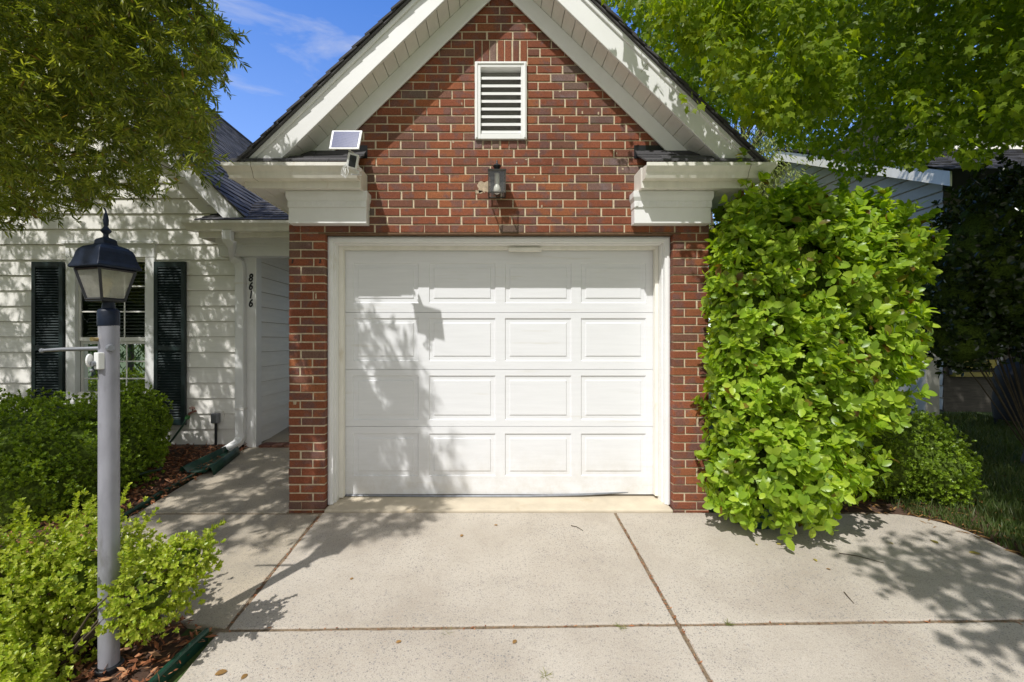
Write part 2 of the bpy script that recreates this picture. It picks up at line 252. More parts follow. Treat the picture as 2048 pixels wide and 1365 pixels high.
# ------------------------------------------------------------------ helpers
def link(name, me, mt, parent=None):
    o = bpy.data.objects.new(name, me); COL.objects.link(o)
    for m_ in (mt if isinstance(mt, (list, tuple)) else [mt]): me.materials.append(m_)
    if parent is not None: o.parent = parent; o.matrix_parent_inverse = parent.matrix_world.inverted() if False else Matrix.Translation(-Vector(parent.location))
    return o
def tag(o, label=None, cat=None, group=None, kind=None):
    if label: o['label'] = label
    if cat: o['category'] = cat
    if group: o['group'] = group
    if kind: o['kind'] = kind
    return o
def thing(name, loc, label, cat, group=None):
    o = bpy.data.objects.new(name, None); COL.objects.link(o); o.location = loc; o.empty_display_size = 0.1
    return tag(o, label, cat, group)
class MB:
    def __init__(s): s.v = []; s.f = []; s.m = []
    def add(s, vs, fs, mi=0):
        n = len(s.v); s.v += [tuple(p) for p in vs]
        for f in fs: s.f.append(tuple(i+n for i in f)); s.m.append(mi)
        return s
    def box(s, x0, x1, y0, y1, z0, z1, mi=0, M4=None):
        vs = [(x, y, z) for z in (z0, z1) for y in (y0, y1) for x in (x0, x1)]
        if M4 is not None: vs = [tuple(M4 @ Vector(p)) for p in vs]
        return s.add(vs, [(0, 2, 3, 1), (4, 5, 7, 6), (0, 1, 5, 4), (2, 6, 7, 3), (0, 4, 6, 2), (1, 3, 7, 5)], mi)
    def prism_y(s, poly, y0, y1, mi=0):                 # polygon in XZ extruded along Y
        n = len(poly); vs = [(x, y0, z) for x, z in poly]+[(x, y1, z) for x, z in poly]
        return s.add(vs, [tuple(range(n)), tuple(range(2*n-1, n-1, -1))]+[(i, i+n, (i+1) % n+n, (i+1) % n) for i in range(n)], mi)
    def prism_z(s, poly, z0, z1, mi=0):
        n = len(poly); f0 = z0 if callable(z0) else (lambda x, y: z0); f1 = z1 if callable(z1) else (lambda x, y: z1)
        vs = [(x, y, f0(x, y)) for x, y in poly]+[(x, y, f1(x, y)) for x, y in poly]
        return s.add(vs, [tuple(range(n-1, -1, -1)), tuple(range(n, 2*n))]+[(i, (i+1) % n, (i+1) % n+n, i+n) for i in range(n)], mi)
    def sweep(s, rings, closed=True, caps=True, mi=0):  # rings: list of equal-length point lists
        k = len(rings[0]); vs = [p for r in rings for p in r]; fs = []
        for i in range(len(rings)-1):
            for j in range(k if closed else k-1):
                a = i*k+j; b_ = i*k+(j+1) % k; fs.append((a, b_, b_+k, a+k))
        if caps: fs += [tuple(range(k-1, -1, -1)), tuple(range((len(rings)-1)*k, len(rings)*k))]
        return s.add(vs, fs, mi)
    def tube(s, path, rad, n=8, mi=0):
        path = [Vector(p) for p in path]; rings = []
        rad = rad if isinstance(rad, (list, tuple)) else [rad]*len(path)
        up = None
        for i, p in enumerate(path):
            d = (path[min(i+1, len(path)-1)]-path[max(i-1, 0)]).normalized()
            if up is None: up = Vector((0, 0, 1)) if abs(d.z) < 0.9 else Vector((1, 0, 0))
            a = d.cross(up).normalized(); b_ = a.cross(d).normalized(); up = b_
            rings.append([p+(a*math.cos(q)+b_*math.sin(q))*rad[i] for q in (2*math.pi*j/n for j in range(n))])
        return s.sweep(rings, mi=mi)
    def lathe(s, c, prof, n=20, mi=0):                  # prof: (r, z)
        return s.sweep([[(c[0]+r*math.cos(q), c[1]+r*math.sin(q), c[2]+z) for q in (2*math.pi*j/n for j in range(n))] for r, z in prof], mi=mi)
    def square_loft(s, c, prof, yaw, mi=0, caps=True):  # prof: (half side, z)
        return s.sweep([[(c[0]+a*(dx*math.cos(yaw)-dy*math.sin(yaw)), c[1]+a*(dx*math.sin(yaw)+dy*math.cos(yaw)), c[2]+z) for dx, dy in ((-1, -1), (1, -1), (1, 1), (-1, 1))] for a, z in prof], mi=mi, caps=caps)
    def build(s, name, mt, parent=None, bevel=0, smooth=False, seg=1):
        me = bpy.data.meshes.new(name); me.from_pydata(s.v, [], s.f); me.update()
        if smooth: me.polygons.foreach_set('use_smooth', [True]*len(me.polygons))
        o = link(name, me, mt, parent)
        if any(s.m): me.polygons.foreach_set('material_index', s.m)
        import bmesh
        bm = bmesh.new(); bm.from_mesh(me); bmesh.ops.recalc_face_normals(bm, faces=bm.faces); bm.to_mesh(me); bm.free()
        if smooth: 
            try: me.set_sharp_from_angle(angle=math.radians(40))
            except Exception: pass
        if bevel:
            md = o.modifiers.new('bevel', 'BEVEL'); md.width = bevel; md.segments = seg; md.limit_method = 'ANGLE'; md.angle_limit = math.radians(35)
        return o
def gz(y): return 0.089*(min(max(y, -4.0), 7.0)-3.69)
def P(px, py, Y): return ((px-CX)*Y/F, Y, ZC-(py-CY)*Y/F)
def proj(p):
    Y = np.where(p[:, 1] > 0.05, p[:, 1], 1e9)
    return CX+F*p[:, 0]/Y, CY-F*(p[:, 2]-ZC)/Y
def unit(a): return a/np.maximum(1e-9, np.linalg.norm(a, axis=1, keepdims=True))
def rdir(n): return unit(R.normal(size=(n, 3)))
def inpoly(x, y, poly):
    poly = np.array(poly, float); r = np.zeros(len(x), bool); j = len(poly)-1
    for i in range(len(poly)):
        xi, yi = poly[i]; xj, yj = poly[j]
        if yi != yj:
            r ^= ((yi > y) != (yj > y)) & (x < (xj-xi)*(y-yi)/(yj-yi)+xi)
        j = i
    return r
def lump(p, s, seed=0):                                 # cheap smooth 3-D noise, about -1..1
    q = p*s; a = seed*1.7
    return (np.sin(q[:, 0]*1.3+q[:, 1]*0.7+a)*np.sin(q[:, 1]*1.1-q[:, 2]*0.9+a*2)+np.sin(q[:, 2]*1.7+q[:, 0]*0.8+a*3)*np.sin(q[:, 0]*2.1-q[:, 1]*1.6+1+a)+0.6*np.sin(q[:, 0]*3.7+a)*np.sin(q[:, 1]*3.3+2)*np.sin(q[:, 2]*3.9+a))/1.8
TPL = {
 'lance': ([(0, 0, 0), (0.35, 0.095, 0.03), (0.7, 0.085, 0.0), (1, 0, -0.08), (0.7, -0.085, 0.0), (0.35, -0.095, 0.03)], [(0, 3, 2, 1), (0, 5, 4, 3)]),
 'blade': ([(0, .04, 0), (0, -.04, 0), (0.55, -.03, 0.06), (0.55, .03, 0.06), (1, 0, -0.1)], [(0, 1, 2, 3), (3, 2, 4)]),
 'lance1': ([(0, 0, 0), (0.5, 0.15, 0.02), (1, 0, -0.05), (0.5, -0.15, 0.02)], [(0, 3, 2, 1)]),
 'oval': ([(0, 0, 0), (0.3, 0.24, 0.06), (0.72, 0.25, 0.05), (1, 0, -0.03), (0.72, -0.25, 0.05), (0.3, -0.24, 0.06)], [(0, 3, 2, 1), (0, 5, 4, 3)]),
 'laurel': ([(0, 0, 0), (0.15, 0.16, 0.03), (0.4, 0.28, 0.05), (0.5, 0.265, 0.045), (0.58, 0.285, 0.035), (0.68, 0.24, 0.02), (0.76, 0.245, 0.0), (0.85, 0.135, -0.03), (0.9, 0.14, -0.05), (1, 0, -0.11),
             (0.15, -0.16, 0.03), (0.4, -0.28, 0.05), (0.5, -0.265, 0.045), (0.58, -0.285, 0.035), (0.68, -0.24, 0.02), (0.76, -0.245, 0.0), (0.85, -0.135, -0.03), (0.9, -0.14, -0.05),
             (0.35, 0, 0.0), (0.7, 0, -0.03)],
            [(0, 18, 2, 1), (18, 4, 3, 2), (18, 19, 5, 4), (19, 7, 6, 5), (19, 9, 8, 7), (0, 10, 11, 18), (18, 11, 12, 13), (18, 13, 14, 19), (19, 14, 15, 16), (19, 16, 17, 9)]),
 'maple': ([(0, 0, 0), (0.08, 0.3, 0.02), (0.3, 0.26, 0.03), (0.42, 0.58, -0.06), (0.55, 0.34, 0.02), (0.68, 0.3, 0.0), (0.72, 0.16, 0.02), (1.05, 0, -0.12), (0.72, -0.16, 0.02), (0.68, -0.3, 0.0), (0.55, -0.34, 0.02), (0.42, -0.58, -0.06), (0.3, -0.26, 0.03), (0.08, -0.3, 0.02), (0.4, 0, 0.0)],
           [(0, 14, 2, 1), (14, 4, 3, 2), (14, 6, 5, 4), (14, 8, 7, 6), (14, 10, 9, 8), (14, 12, 11, 10), (0, 13, 12, 14)]),
 'maple1': ([(0, 0, 0), (0.4, 0.5, -0.04), (0.6, 0.26, 0), (1.05, 0, -0.1), (0.6, -0.26, 0), (0.4, -0.5, -0.04)], [(0, 3, 2, 1), (0, 5, 4, 3)]),
}
def leaves(name, c, d, n, size, tpl, mt, parent=None):
    V, Fc = TPL[tpl]; V = np.array(V); k = len(V); c = np.asarray(c, float); Np = len(c)
    d = unit(d); n = unit(n-(n*d).sum(1, keepdims=True)*d); s = np.cross(n, d)
    size = np.broadcast_to(np.asarray(size, float).reshape(-1, 1, 1), (Np, 1, 1)) if np.ndim(size) else np.full((Np, 1, 1), size)
    vs = c[:, None, :]+size*(V[None, :, 0:1]*d[:, None, :]+V[None, :, 1:2]*s[:, None, :]+V[None, :, 2:3]*n[:, None, :])
    vs = vs.reshape(-1, 3).astype(np.float32)
    loops = np.concatenate([np.array(f) for f in Fc]); cnt = np.array([len(f) for f in Fc]); nl = len(loops)
    L = (loops[None, :]+(np.arange(Np)*k)[:, None]).reshape(-1).astype(np.int32)
    tot = np.tile(cnt, Np).astype(np.int32); st = np.concatenate([[0], np.cumsum(tot)[:-1]]).astype(np.int32)
    me = bpy.data.meshes.new(name); me.vertices.add(len(vs)); me.vertices.foreach_set('co', vs.reshape(-1))
    me.loops.add(len(L)); me.loops.foreach_set('vertex_index', L); me.polygons.add(len(tot)); me.polygons.foreach_set('loop_start', st); me.polygons.foreach_set('loop_total', tot)
    me.update(calc_edges=True); me.validate()
    return link(name, me, mt, parent)
def sprigs(c, a, k, spread, size, stem=0.5, jitter=0.25):
    """k leaves round each sprig axis a -> centres, dirs, normals, sizes"""
    n = len(c); a = unit(a); h = unit(np.cross(a, rdir(n))); g = np.cross(a, h); C = []; D = []; Nn = []; Z = []
    ph0 = R.uniform(0, 6.28, n)
    for i in range(k):
        ph = (ph0+i*2.4)[:, None]; rad = np.cos(ph)*h+np.sin(ph)*g
        th = spread*(1-0.45*i/k)+R.normal(0, jitter, n); th = th[:, None]
        d = a*np.cos(th)+rad*np.sin(th); nn = a*np.sin(th)-rad*np.cos(th)+R.normal(0, 0.25, (n, 3))
        sz = size*R.uniform(0.55, 1.2, n)
        C.append(c+a*(size*stem*i/k)[:, None] if np.ndim(size) else c+a*(size*stem*i/k)); D.append(d); Nn.append(nn); Z.append(sz)
    return np.concatenate(C), np.concatenate(D), np.concatenate(Nn), np.concatenate(Z)
def blob_points(ells, n, thick=0.25, cut=None, rough=0.12, seed=1):
    """points in the outer shell of a union of ellipsoids, with outward normals"""
    P_, N_ = [], []
    vol = np.array([e[1][0]*e[1][1]+e[1][1]*e[1][2]+e[1][0]*e[1][2] for e in ells]); vol /= vol.sum()
    for i, (c, r) in enumerate(ells):
        k = int(n*vol[i]*1.6); u = rdir(k); rr = 1-thick*R.uniform(0, 1, k)**1.3
        r = np.array(r); c = np.array(c)
        p = c+u*r*(rr*(1+rough*lump(u*3+c, 1.6, seed+i)))[:, None]; nn = unit(u/r)
        ok = np.ones(k, bool)
        for j, (c2, r2) in enumerate(ells):
            if j != i: ok &= ((((p-np.array(c2))/np.array(r2))**2).sum(1) > (1-thick)**2)
        if cut is not None: ok &= cut(p)
        P_.append(p[ok]); N_.append(nn[ok])
    p = np.concatenate(P_); nn = np.concatenate(N_); idx = R.permutation(len(p))[:n]
    return p[idx], nn[idx]
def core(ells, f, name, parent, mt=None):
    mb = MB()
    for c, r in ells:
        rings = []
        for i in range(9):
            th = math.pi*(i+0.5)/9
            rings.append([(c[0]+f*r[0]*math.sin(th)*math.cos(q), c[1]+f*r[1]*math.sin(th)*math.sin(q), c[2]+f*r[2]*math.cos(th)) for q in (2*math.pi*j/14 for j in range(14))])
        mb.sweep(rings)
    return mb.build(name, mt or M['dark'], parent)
def limbs(name, base, tips, r0, parent, mt=None, n=9):
    mb = MB(); b0 = Vector(base[0]); top = Vector(base[1])
    tr = [b0+(top-b0)*q+Vector((math.sin(q*5)*0.06, math.cos(q*4)*0.05, 0)) for q in (0, 0.15, 0.35, 0.6, 0.8, 1)]
    mb.tube(tr, [r0*1.35, r0*1.05, r0*0.92, r0*0.8, r0*0.7, r0*0.5], n)
    for tp, q0 in tips:
        s = b0+(top-b0)*q0; e = Vector(tp); mid = s.lerp(e, 0.5)+Vector((random.uniform(-.15, .15), random.uniform(-.15, .15), 0.22*(e-s).length*0.5))
        pth = [s, s.lerp(mid, 0.5)+Vector((0, 0, 0.04)), mid, mid.lerp(e, 0.55), e]
        mb.tube(pth, [r0*0.42, r0*0.32, r0*0.22, r0*0.12, r0*0.04], 6)
        for _ in range(3):
            q = random.uniform(0.4, 0.9); s2 = mid.lerp(e, q); e2 = s2+Vector((random.uniform(-.6, .6), random.uniform(-.5, .5), random.uniform(-.35, .4)))
            mb.tube([s2, s2.lerp(e2, 0.5)+Vector((0, 0, 0.06)), e2], [r0*0.11, r0*0.07, r0*0.02], 5)
    return mb.build(name, mt or M['bark'], parent, smooth=True)

# ================================================================== THE GROUND
mb = MB(); ys = [-260, -60, -20, -8, -4, -2, 0, 1, 2, 3, 4, 5, 6, 7, 9, 14, 30, 80, 400]; xs = [-300, -60, -20, -8, -4, -2, 0, 2, 4, 8, 20, 60, 300]
mb.add([(x, y, gz(y)-0.03) for y in ys for x in xs], [(j*len(xs)+i, j*len(xs)+i+1, (j+1)*len(xs)+i+1, (j+1)*len(xs)+i) for j in range(len(ys)-1) for i in range(len(xs)-1)])
tag(mb.build('ground', M['grass_ground']), kind='structure')
def slab(mb, poly, th=0.06):
    q = []
    for i, (ax_, ay_) in enumerate(poly):                       # worn, slightly uneven edges
        bx_, by_ = poly[(i+1) % len(poly)]; L_ = math.hypot(bx_-ax_, by_-ay_); n_ = max(1, int(L_/0.09)); q.append((ax_, ay_))
        for k_ in range(1, n_):
            t_ = k_/n_; w_ = random.gauss(0, .0016); q.append((ax_+(bx_-ax_)*t_-(by_-ay_)/L_*w_, ay_+(by_-ay_)*t_+(bx_-ax_)/L_*w_))
    poly = q
    mb.prism_z(poly, lambda x, y: gz(y)-th, lambda x, y: gz(y))
def arc(cx, cy, r, a0, a1, n=7): return [(cx+r*math.cos(math.radians(a0+(a1-a0)*i/n)), cy+r*math.sin(math.radians(a0+(a1-a0)*i/n))) for i in range(n+1)]
xj = lambda y: 2.345+0.018*(y+1.39)                      # cross joint
G = 0.0095
drv = MB()
slab(drv, [(-1.39+G, xj(-1.39)+G), (0.962-G, xj(0.96)+G), (0.962-G, 3.645), (-1.39+G, 3.645)])
slab(drv, [(0.962+G, xj(0.96)+G), (3.50, xj(3.5)+G), (3.50, 3.2)]+arc(3.12, 3.25, 0.38, 0, 90)+[(1.5, 3.645), (0.962+G, 3.645)])
slab(drv, [(-1.45, -3.5), (0.972-G, -3.5), (0.962-G, xj(0.96)-G), (-1.42, xj(-1.42)-G)])
slab(drv, [(0.972+G, -3.5), (3.55, -3.5), (3.50, xj(3.5)-G), (0.962+G, xj(0.96)-G)])
o = drv.build('driveway', M['concrete'], bevel=0.009, seg=2); tag(o, kind='structure')
wk = MB()
slab(wk, [(-2.87, 3.25), (-2.35, 2.75), (-1.75, 2.42), (-1.39-G, 2.36), (-1.39-G, 3.62), (-2.87, 3.62)])
slab(wk, [(-2.87, 3.645), (-1.67, 3.645), (-1.67, 5.45), (-2.87, 5.45)])
slab(wk, [(-2.79, 5.47), (-1.67, 5.47), (-1.67, 9.6), (-2.79, 9.6)])
o = wk.build('walkway', M['walk'], bevel=0.008, seg=2); tag(o, kind='structure')
jt = MB()
def strip(a, b_, wd, dz=-0.007):
    (x0, y0), (x1, y1) = a, b_; L = math.hypot(x1-x0, y1-y0); nx, ny = -(y1-y0)/L*wd, (x1-x0)/L*wd
    jt.add([(x0+nx, y0+ny, gz(y0+ny)+dz), (x1+nx, y1+ny, gz(y1+ny)+dz), (x1-nx, y1-ny, gz(y1-ny)+dz), (x0-nx, y0-ny, gz(y0-ny)+dz)], [(0, 1, 2, 3)])
strip((-1.39, 2.33), (-1.39, 3.64), 0.02); strip((0.962, xj(0.96)+0.02), (0.962, 3.64), 0.02, -0.0075); strip((0.973, -3.5), (0.963, xj(0.96)-0.02), 0.02, -0.008)
strip((-1.45, xj(-1.45)), (3.5, xj(3.5)), 0.022, -0.0065); strip((-2.87, 3.633), (3.1, 3.648), 0.02, -0.009)
tag(jt.build('driveway_joint_dirt', M['joint']), kind='structure')
tag(MB().prism_z([(-1.375, 3.655), (1.435, 3.655), (1.435, 4.05), (-1.375, 4.05)], -0.06, lambda x, y: 0.012+0.06*(y-3.655)).build('apron', M['apron'], bevel=0.012, seg=2), kind='structure')
ed = arc(3.12, 3.25, 0.38, 90, 0, 7)
inner = [(1.9, 3.64)]+ed+[(3.50, 3.2), (3.50, 2.0), (3.55, -3.5)]; outer = [(1.9, 4.6), (2.6, 4.75), (3.5, 4.7), (4.0, 4.35), (4.05, 3.9), (3.82, 3.5), (3.72, 3.3), (3.68, 3.0), (3.66, 2.4), (3.62, 1.5), (3.66, -3.5)]
outer = (outer+[outer[-1]]*20)[:len(inner)] if len(outer) < len(inner) else outer[:len(inner)-1]+[outer[-1]]
mb = MB(); mb.add([(x, y, gz(y)-.012) for x, y in inner]+[(x, y, gz(y)-.016) for x, y in outer], [(i, i+1, i+1+len(inner), i+len(inner)) for i in range(len(inner)-1)]); tag(mb.build('soil_border', M['soil']), kind='structure')
# mulch bed: soil sheet with bumps, and bark chips
bed = [(-9, -1.5), (-1.47, -1.5), (-1.47, 2.31), (-1.75, 2.40), (-2.35, 2.73), (-2.88, 3.23), (-2.88, 5.32), (-9, 5.32)]
gx = np.linspace(-9, -1.4, 110); gy = np.linspace(-1.5, 5.32, 100); X, Y = np.meshgrid(gx, gy)
p = np.stack([X.ravel(), Y.ravel(), np.zeros(X.size)], 1)
z = np.array([gz(v) for v in p[:, 1]])+0.004+0.018*lump(p, 5.0, 2); z[~inpoly(p[:, 0], p[:, 1], bed)] -= 0.05
mb = MB(); nx_, ny_ = len(gx), len(gy)
mb.add(list(zip(p[:, 0], p[:, 1], z)), [(j*nx_+i, j*nx_+i+1, (j+1)*nx_+i+1, (j+1)*nx_+i) for j in range(ny_-1) for i in range(nx_-1)])
tag(mb.build('mulch_bed', M['soil'], smooth=True), kind='structure')
n = 26000; q = np.stack([R.uniform(-4.6, -1.42, n), R.uniform(0.9, 5.3, n), np.zeros(n)], 1)
near = (q[:, 1] < 2.6) | (q[:, 0] > -3.9); q = q[inpoly(q[:, 0], q[:, 1], [(-9, -1.5), (-1.45, -1.5), (-1.45, 2.31), (-1.72, 2.42), (-2.32, 2.76), (-2.85, 3.26), (-2.85, 5.3), (-9, 5.3)]) & near]
q[:, 2] = [gz(v) for v in q[:, 1]]; q[:, 2] += 0.012+0.018*lump(q*[1, 1, 0], 5.0, 2)+R.uniform(0, 0.018, len(q))
d = rdir(len(q))*[1, 1, 0.35]; nn = rdir(len(q))*0.6+[0, 0, 1]
tag(leaves('mulch', q, d, nn, R.uniform(0.02, 0.07, len(q)), 'lance1', M['chips']), kind='stuff')

# ================================================================== GARAGE
WY = 3.69; MH = 0.97; AX = 0.044
XL, XR = -1.672, 1.736; OL, OR_ = -1.382, 1.446; LT = 2.247
garage = thing('garage', (0.03, WY, 0), 'red brick garage with white gable trim and one wide white door', 'garage')
CH = LT/33.0; MJ = 0.0112; BL = 0.2035
bm1, bm2 = MB(), MB(); mort = MB()
def brick(x0, x1, z0, z1, grey=False, y=WY, dep=0.095):
    j = lambda a=0.0032: random.uniform(-a, a)
    x0 += j(); x1 += j(); z0 += j(0.0013); z1 += j(0.0013); y += random.uniform(-0.0015, 0.0015)
    if x1-x0 < 0.012: return
    ch = 0.003
    fr = [(x0+ch+j(.001), y, z0+ch), (x1-ch+j(.001), y, z0+ch), (x1-ch, y, z1-ch), (x0+ch, y, z1-ch)]
    md = [(x0, y+ch, z0), (x1, y+ch, z0), (x1, y+ch, z1), (x0, y+ch, z1)]; bk = [(a, y+dep, c_) for a, _, c_ in md]
    fs = [(0, 1, 2, 3)]+[(i+4, (i+1) % 4+4, (i+1) % 4, i) for i in range(4)]+[(i+8, (i+1) % 4+8, (i+1) % 4+4, i+4) for i in range(4)]
    bm1.add(fr+md+bk, fs, 1 if grey else 0)
gl = lambda z: (4.275-z)/MH                               # half width under the soffit line
VX0, VX1, VZ0, VZ1 = -0.162, 0.256, 3.0, 3.625
sold = (VX0, VX1, VZ1+0.010, 56*CH-MJ/2); rowl = (VX0-0.004, VX1-0.006, 43*CH+MJ/2, VZ0-0.004)
nrows = 62
for k in range(-1, nrows):
    z0 = k*CH+MJ/2; z1 = (k+1)*CH-MJ/2
    if k < 33:
        odd = k % 2
        for (a, b_, mir) in ((XL, OL, 0), (OR_, XR, 1)):
            head = 0.094; cuts = [a, b_]
            cut = (b_-head) if (odd ^ mir) else (a+head)
            hx = random.uniform(-0.006, 0.006)
            brick(a, cut-MJ/2+hx, z0, z1); brick(cut+MJ/2+hx, b_, z0, z1)
    else:
        a, b_ = XL, XR
        if z1 > 2.60:
            h = gl(z1); a = max(a, AX-h); b_ = min(b_, AX+h)
            if b_-a < 0.05: break
        holes = []
        if z1 > VZ0-0.0 and z0 < VZ1: holes.append((VX0-0.004, VX1+0.004))
        if z1 > sold[2] and z0 < sold[3]: holes.append((sold[0]-MJ, sold[1]+MJ))
        if z1 > rowl[2] and z0 < rowl[3]: holes.append((rowl[0]-MJ, rowl[1]+MJ))
        x = XL-(0.1 if k % 2 else 0.0)-random.uniform(0, 0.01)
        while x < b_:
            x2 = x+BL-MJ+random.uniform(-0.004, 0.004); s0, s1 = max(x, a), min(x2, b_)
            segs = [(s0, s1)] if s1 > s0 else []
            for h0, h1 in holes:
                nsg = []
                for u, v in segs:
                    if v <= h0 or u >= h1: nsg.append((u, v))
                    else:
                        if u < h0: nsg.append((u, h0))
                        if v > h1: nsg.append((h1, v))
                segs = nsg
            for u, v in segs:
                if v-u > 0.02: brick(u, v, z0, z1, grey=random.random() < 0.03)
            x = x2+MJ
ns = 7; wd = (sold[1]-sold[0]+MJ)/ns
for i in range(ns): brick(sold[0]+i*wd, sold[0]+(i+1)*wd-MJ, sold[2], sold[3], grey=i in (2,))
ns = 6; wd = (rowl[1]-rowl[0]+MJ)/ns
for i in range(ns): brick(rowl[0]+i*wd, rowl[0]+(i+1)*wd-MJ, rowl[2], rowl[3], grey=i != 3)
MY = WY+0.0065
def mortar_face(poly, mi=0): mort.prism_y(poly, MY, MY+0.085)
mortar_face([(XL+.004, -0.09), (OL-.004, -0.09), (OL-.004, LT), (XL+.004, LT)])
mortar_face([(OR_+.004, -0.09), (XR-.004, -0.09), (XR-.004, LT), (OR_+.004, LT)])
hw = 4.29
def up(x): return min(hw-abs(x-AX)*MH, 99)
mortar_face([(XL+.004, LT+.003), (VX0-.002, LT+.003), (VX0-.002, up(VX0)), (XL+.004, up(XL))])
mortar_face([(VX1+.002, LT+.003), (XR-.004, LT+.003), (XR-.004, up(XR)), (VX1+.002, up(VX1))])
mortar_face([(VX0-.002, LT+.003), (VX1+.002, LT+.003), (VX1+.002, VZ0-.002), (VX0-.002, VZ0-.002)])
mortar_face([(VX0-.002, VZ1+.002), (VX1+.002, VZ1+.002), (VX1+.002, up(VX1)), (AX, hw), (VX0-.002, up(VX0))])
bm1.add(mort.v, mort.f, 2)
# pale paint/mortar smears on the bricks beside the lantern
mb = MB(); x0, z0 = P(968, 385, WY)[0], P(968, 385, WY)[2]
def patch(mb, cx, cz, rx, rz, n=26, y=WY-0.0022):
    pts = []
    for i in range(n):
        a = 2*math.pi*i/n; k = 1+random.uniform(-0.22, 0.22); pts.append((cx+rx*k*max(-1, min(1, 1.25*math.cos(a))), y, cz+rz*k*max(-1, min(1, 1.3*math.sin(a)))))
    bk = [(a, y+0.002, c_) for a, _, c_ in pts]
    mb.add(pts+bk, [tuple(range(n))]+[(i, (i+1) % n, (i+1) % n+n, i+n) for i in range(n)])
patch(mb, P(967, 0, WY)[0], P(0, 374, WY)[2], 0.045, 0.042); patch(mb, P(958, 0, WY)[0], P(0, 384, WY)[2], 0.026, 0.012); patch(mb, P(590, 0, WY)[0], P(0, 805, WY)[2], 0.012, 0.016); patch(mb, P(632, 0, WY)[0], P(0, 592, WY)[2], 0.006, 0.02)
for _ in range(30):
    X_ = random.uniform(-0.95, 1.1); Z_ = random.uniform(2.35, 3.5)
    if VX0-.05 < X_ < VX1+.05 and Z_ > 2.9: continue
    patch(mb, X_, Z_, random.uniform(0.003, 0.008), random.uniform(0.004, 0.014), 9, WY-0.0018)
bm1.add(mb.v, mb.f, 3)
wall = bm1.build('brick_wall', [M['brick'], M['brick_grey'], M['mortar'], M['mortar_smear']], garage)
MB().box(OL-0.05, OR_+0.06, WY-0.004, WY+0.09, LT-0.012, LT+0.001).build('lintel', M['rust'], garage)
# body behind the front (other walls)
mb = MB(); mb.box(XL+.01, XL+.11, WY+.1, 9.6, -0.05, 2.56); mb.box(XR-.11, XR-.01, WY+.1, 9.6, -0.05, 2.56); mb.prism_y([(XL+.01, 0.2), (XR-.01, 0.2), (XR-.01, 2.56), (AX, 4.2), (XL+.01, 2.56)], 9.5, 9.6)
mb.build('side_wall', M['siding'], garage)
# door frame: brickmould, jamb, stops
BY = 3.75; DY = 3.93
fr = MB(); TZ = 2.231; sm = 0.046
fr.box(OL+.002, OL+sm, BY, BY+.05, 0.02, TZ); fr.box(OR_-sm, OR_-.002, BY, BY+.05, 0.02, TZ); fr.box(OL+sm, OR_-sm, BY, BY+.05, TZ-sm, TZ)
fr.box(OL+.012, OL+.030, BY-.008, BY, 0.02, TZ-.012); fr.box(OR_-.030, OR_-.012, BY-.008, BY, 0.02, TZ-.012); fr.box(OL+.030, OR_-.030, BY-.008, BY, TZ-.030, TZ-.012)
fr.box(OL+.002, OL+sm+.008, BY+.05, DY+.12, 0.02, TZ); fr.box(OR_-sm-.008, OR_-.002, BY+.05, DY+.12, 0.02, TZ); fr.box(OL+sm+.008, OR_-sm-.008, BY+.05, DY+.12, TZ-sm-.008, TZ)
o = fr.build('door_frame', M['white_clean'], garage, bevel=0.004, seg=2)
st = MB(); st.box(OL+sm+.008, -1.290, DY-.06, DY-.004, 0.035, 2.18); st.box(1.362, OR_-sm-.008, DY-.06, DY-.004, 0.05, 2.18); st.box(-1.290, 1.362, DY-.06, DY-.004, 2.150, 2.18)
st.build('door_stop', M['cream'], o, bevel=0.004, seg=2)
mb = MB(); mb.box(P(1016, 0, DY)[0], P(1081, 0, DY)[0], DY-.085, DY-.062, P(0, 504, DY-.06)[2], P(0, 496, DY-.06)[2]); mb.build('wood_block', M['cream'], o, bevel=0.003)
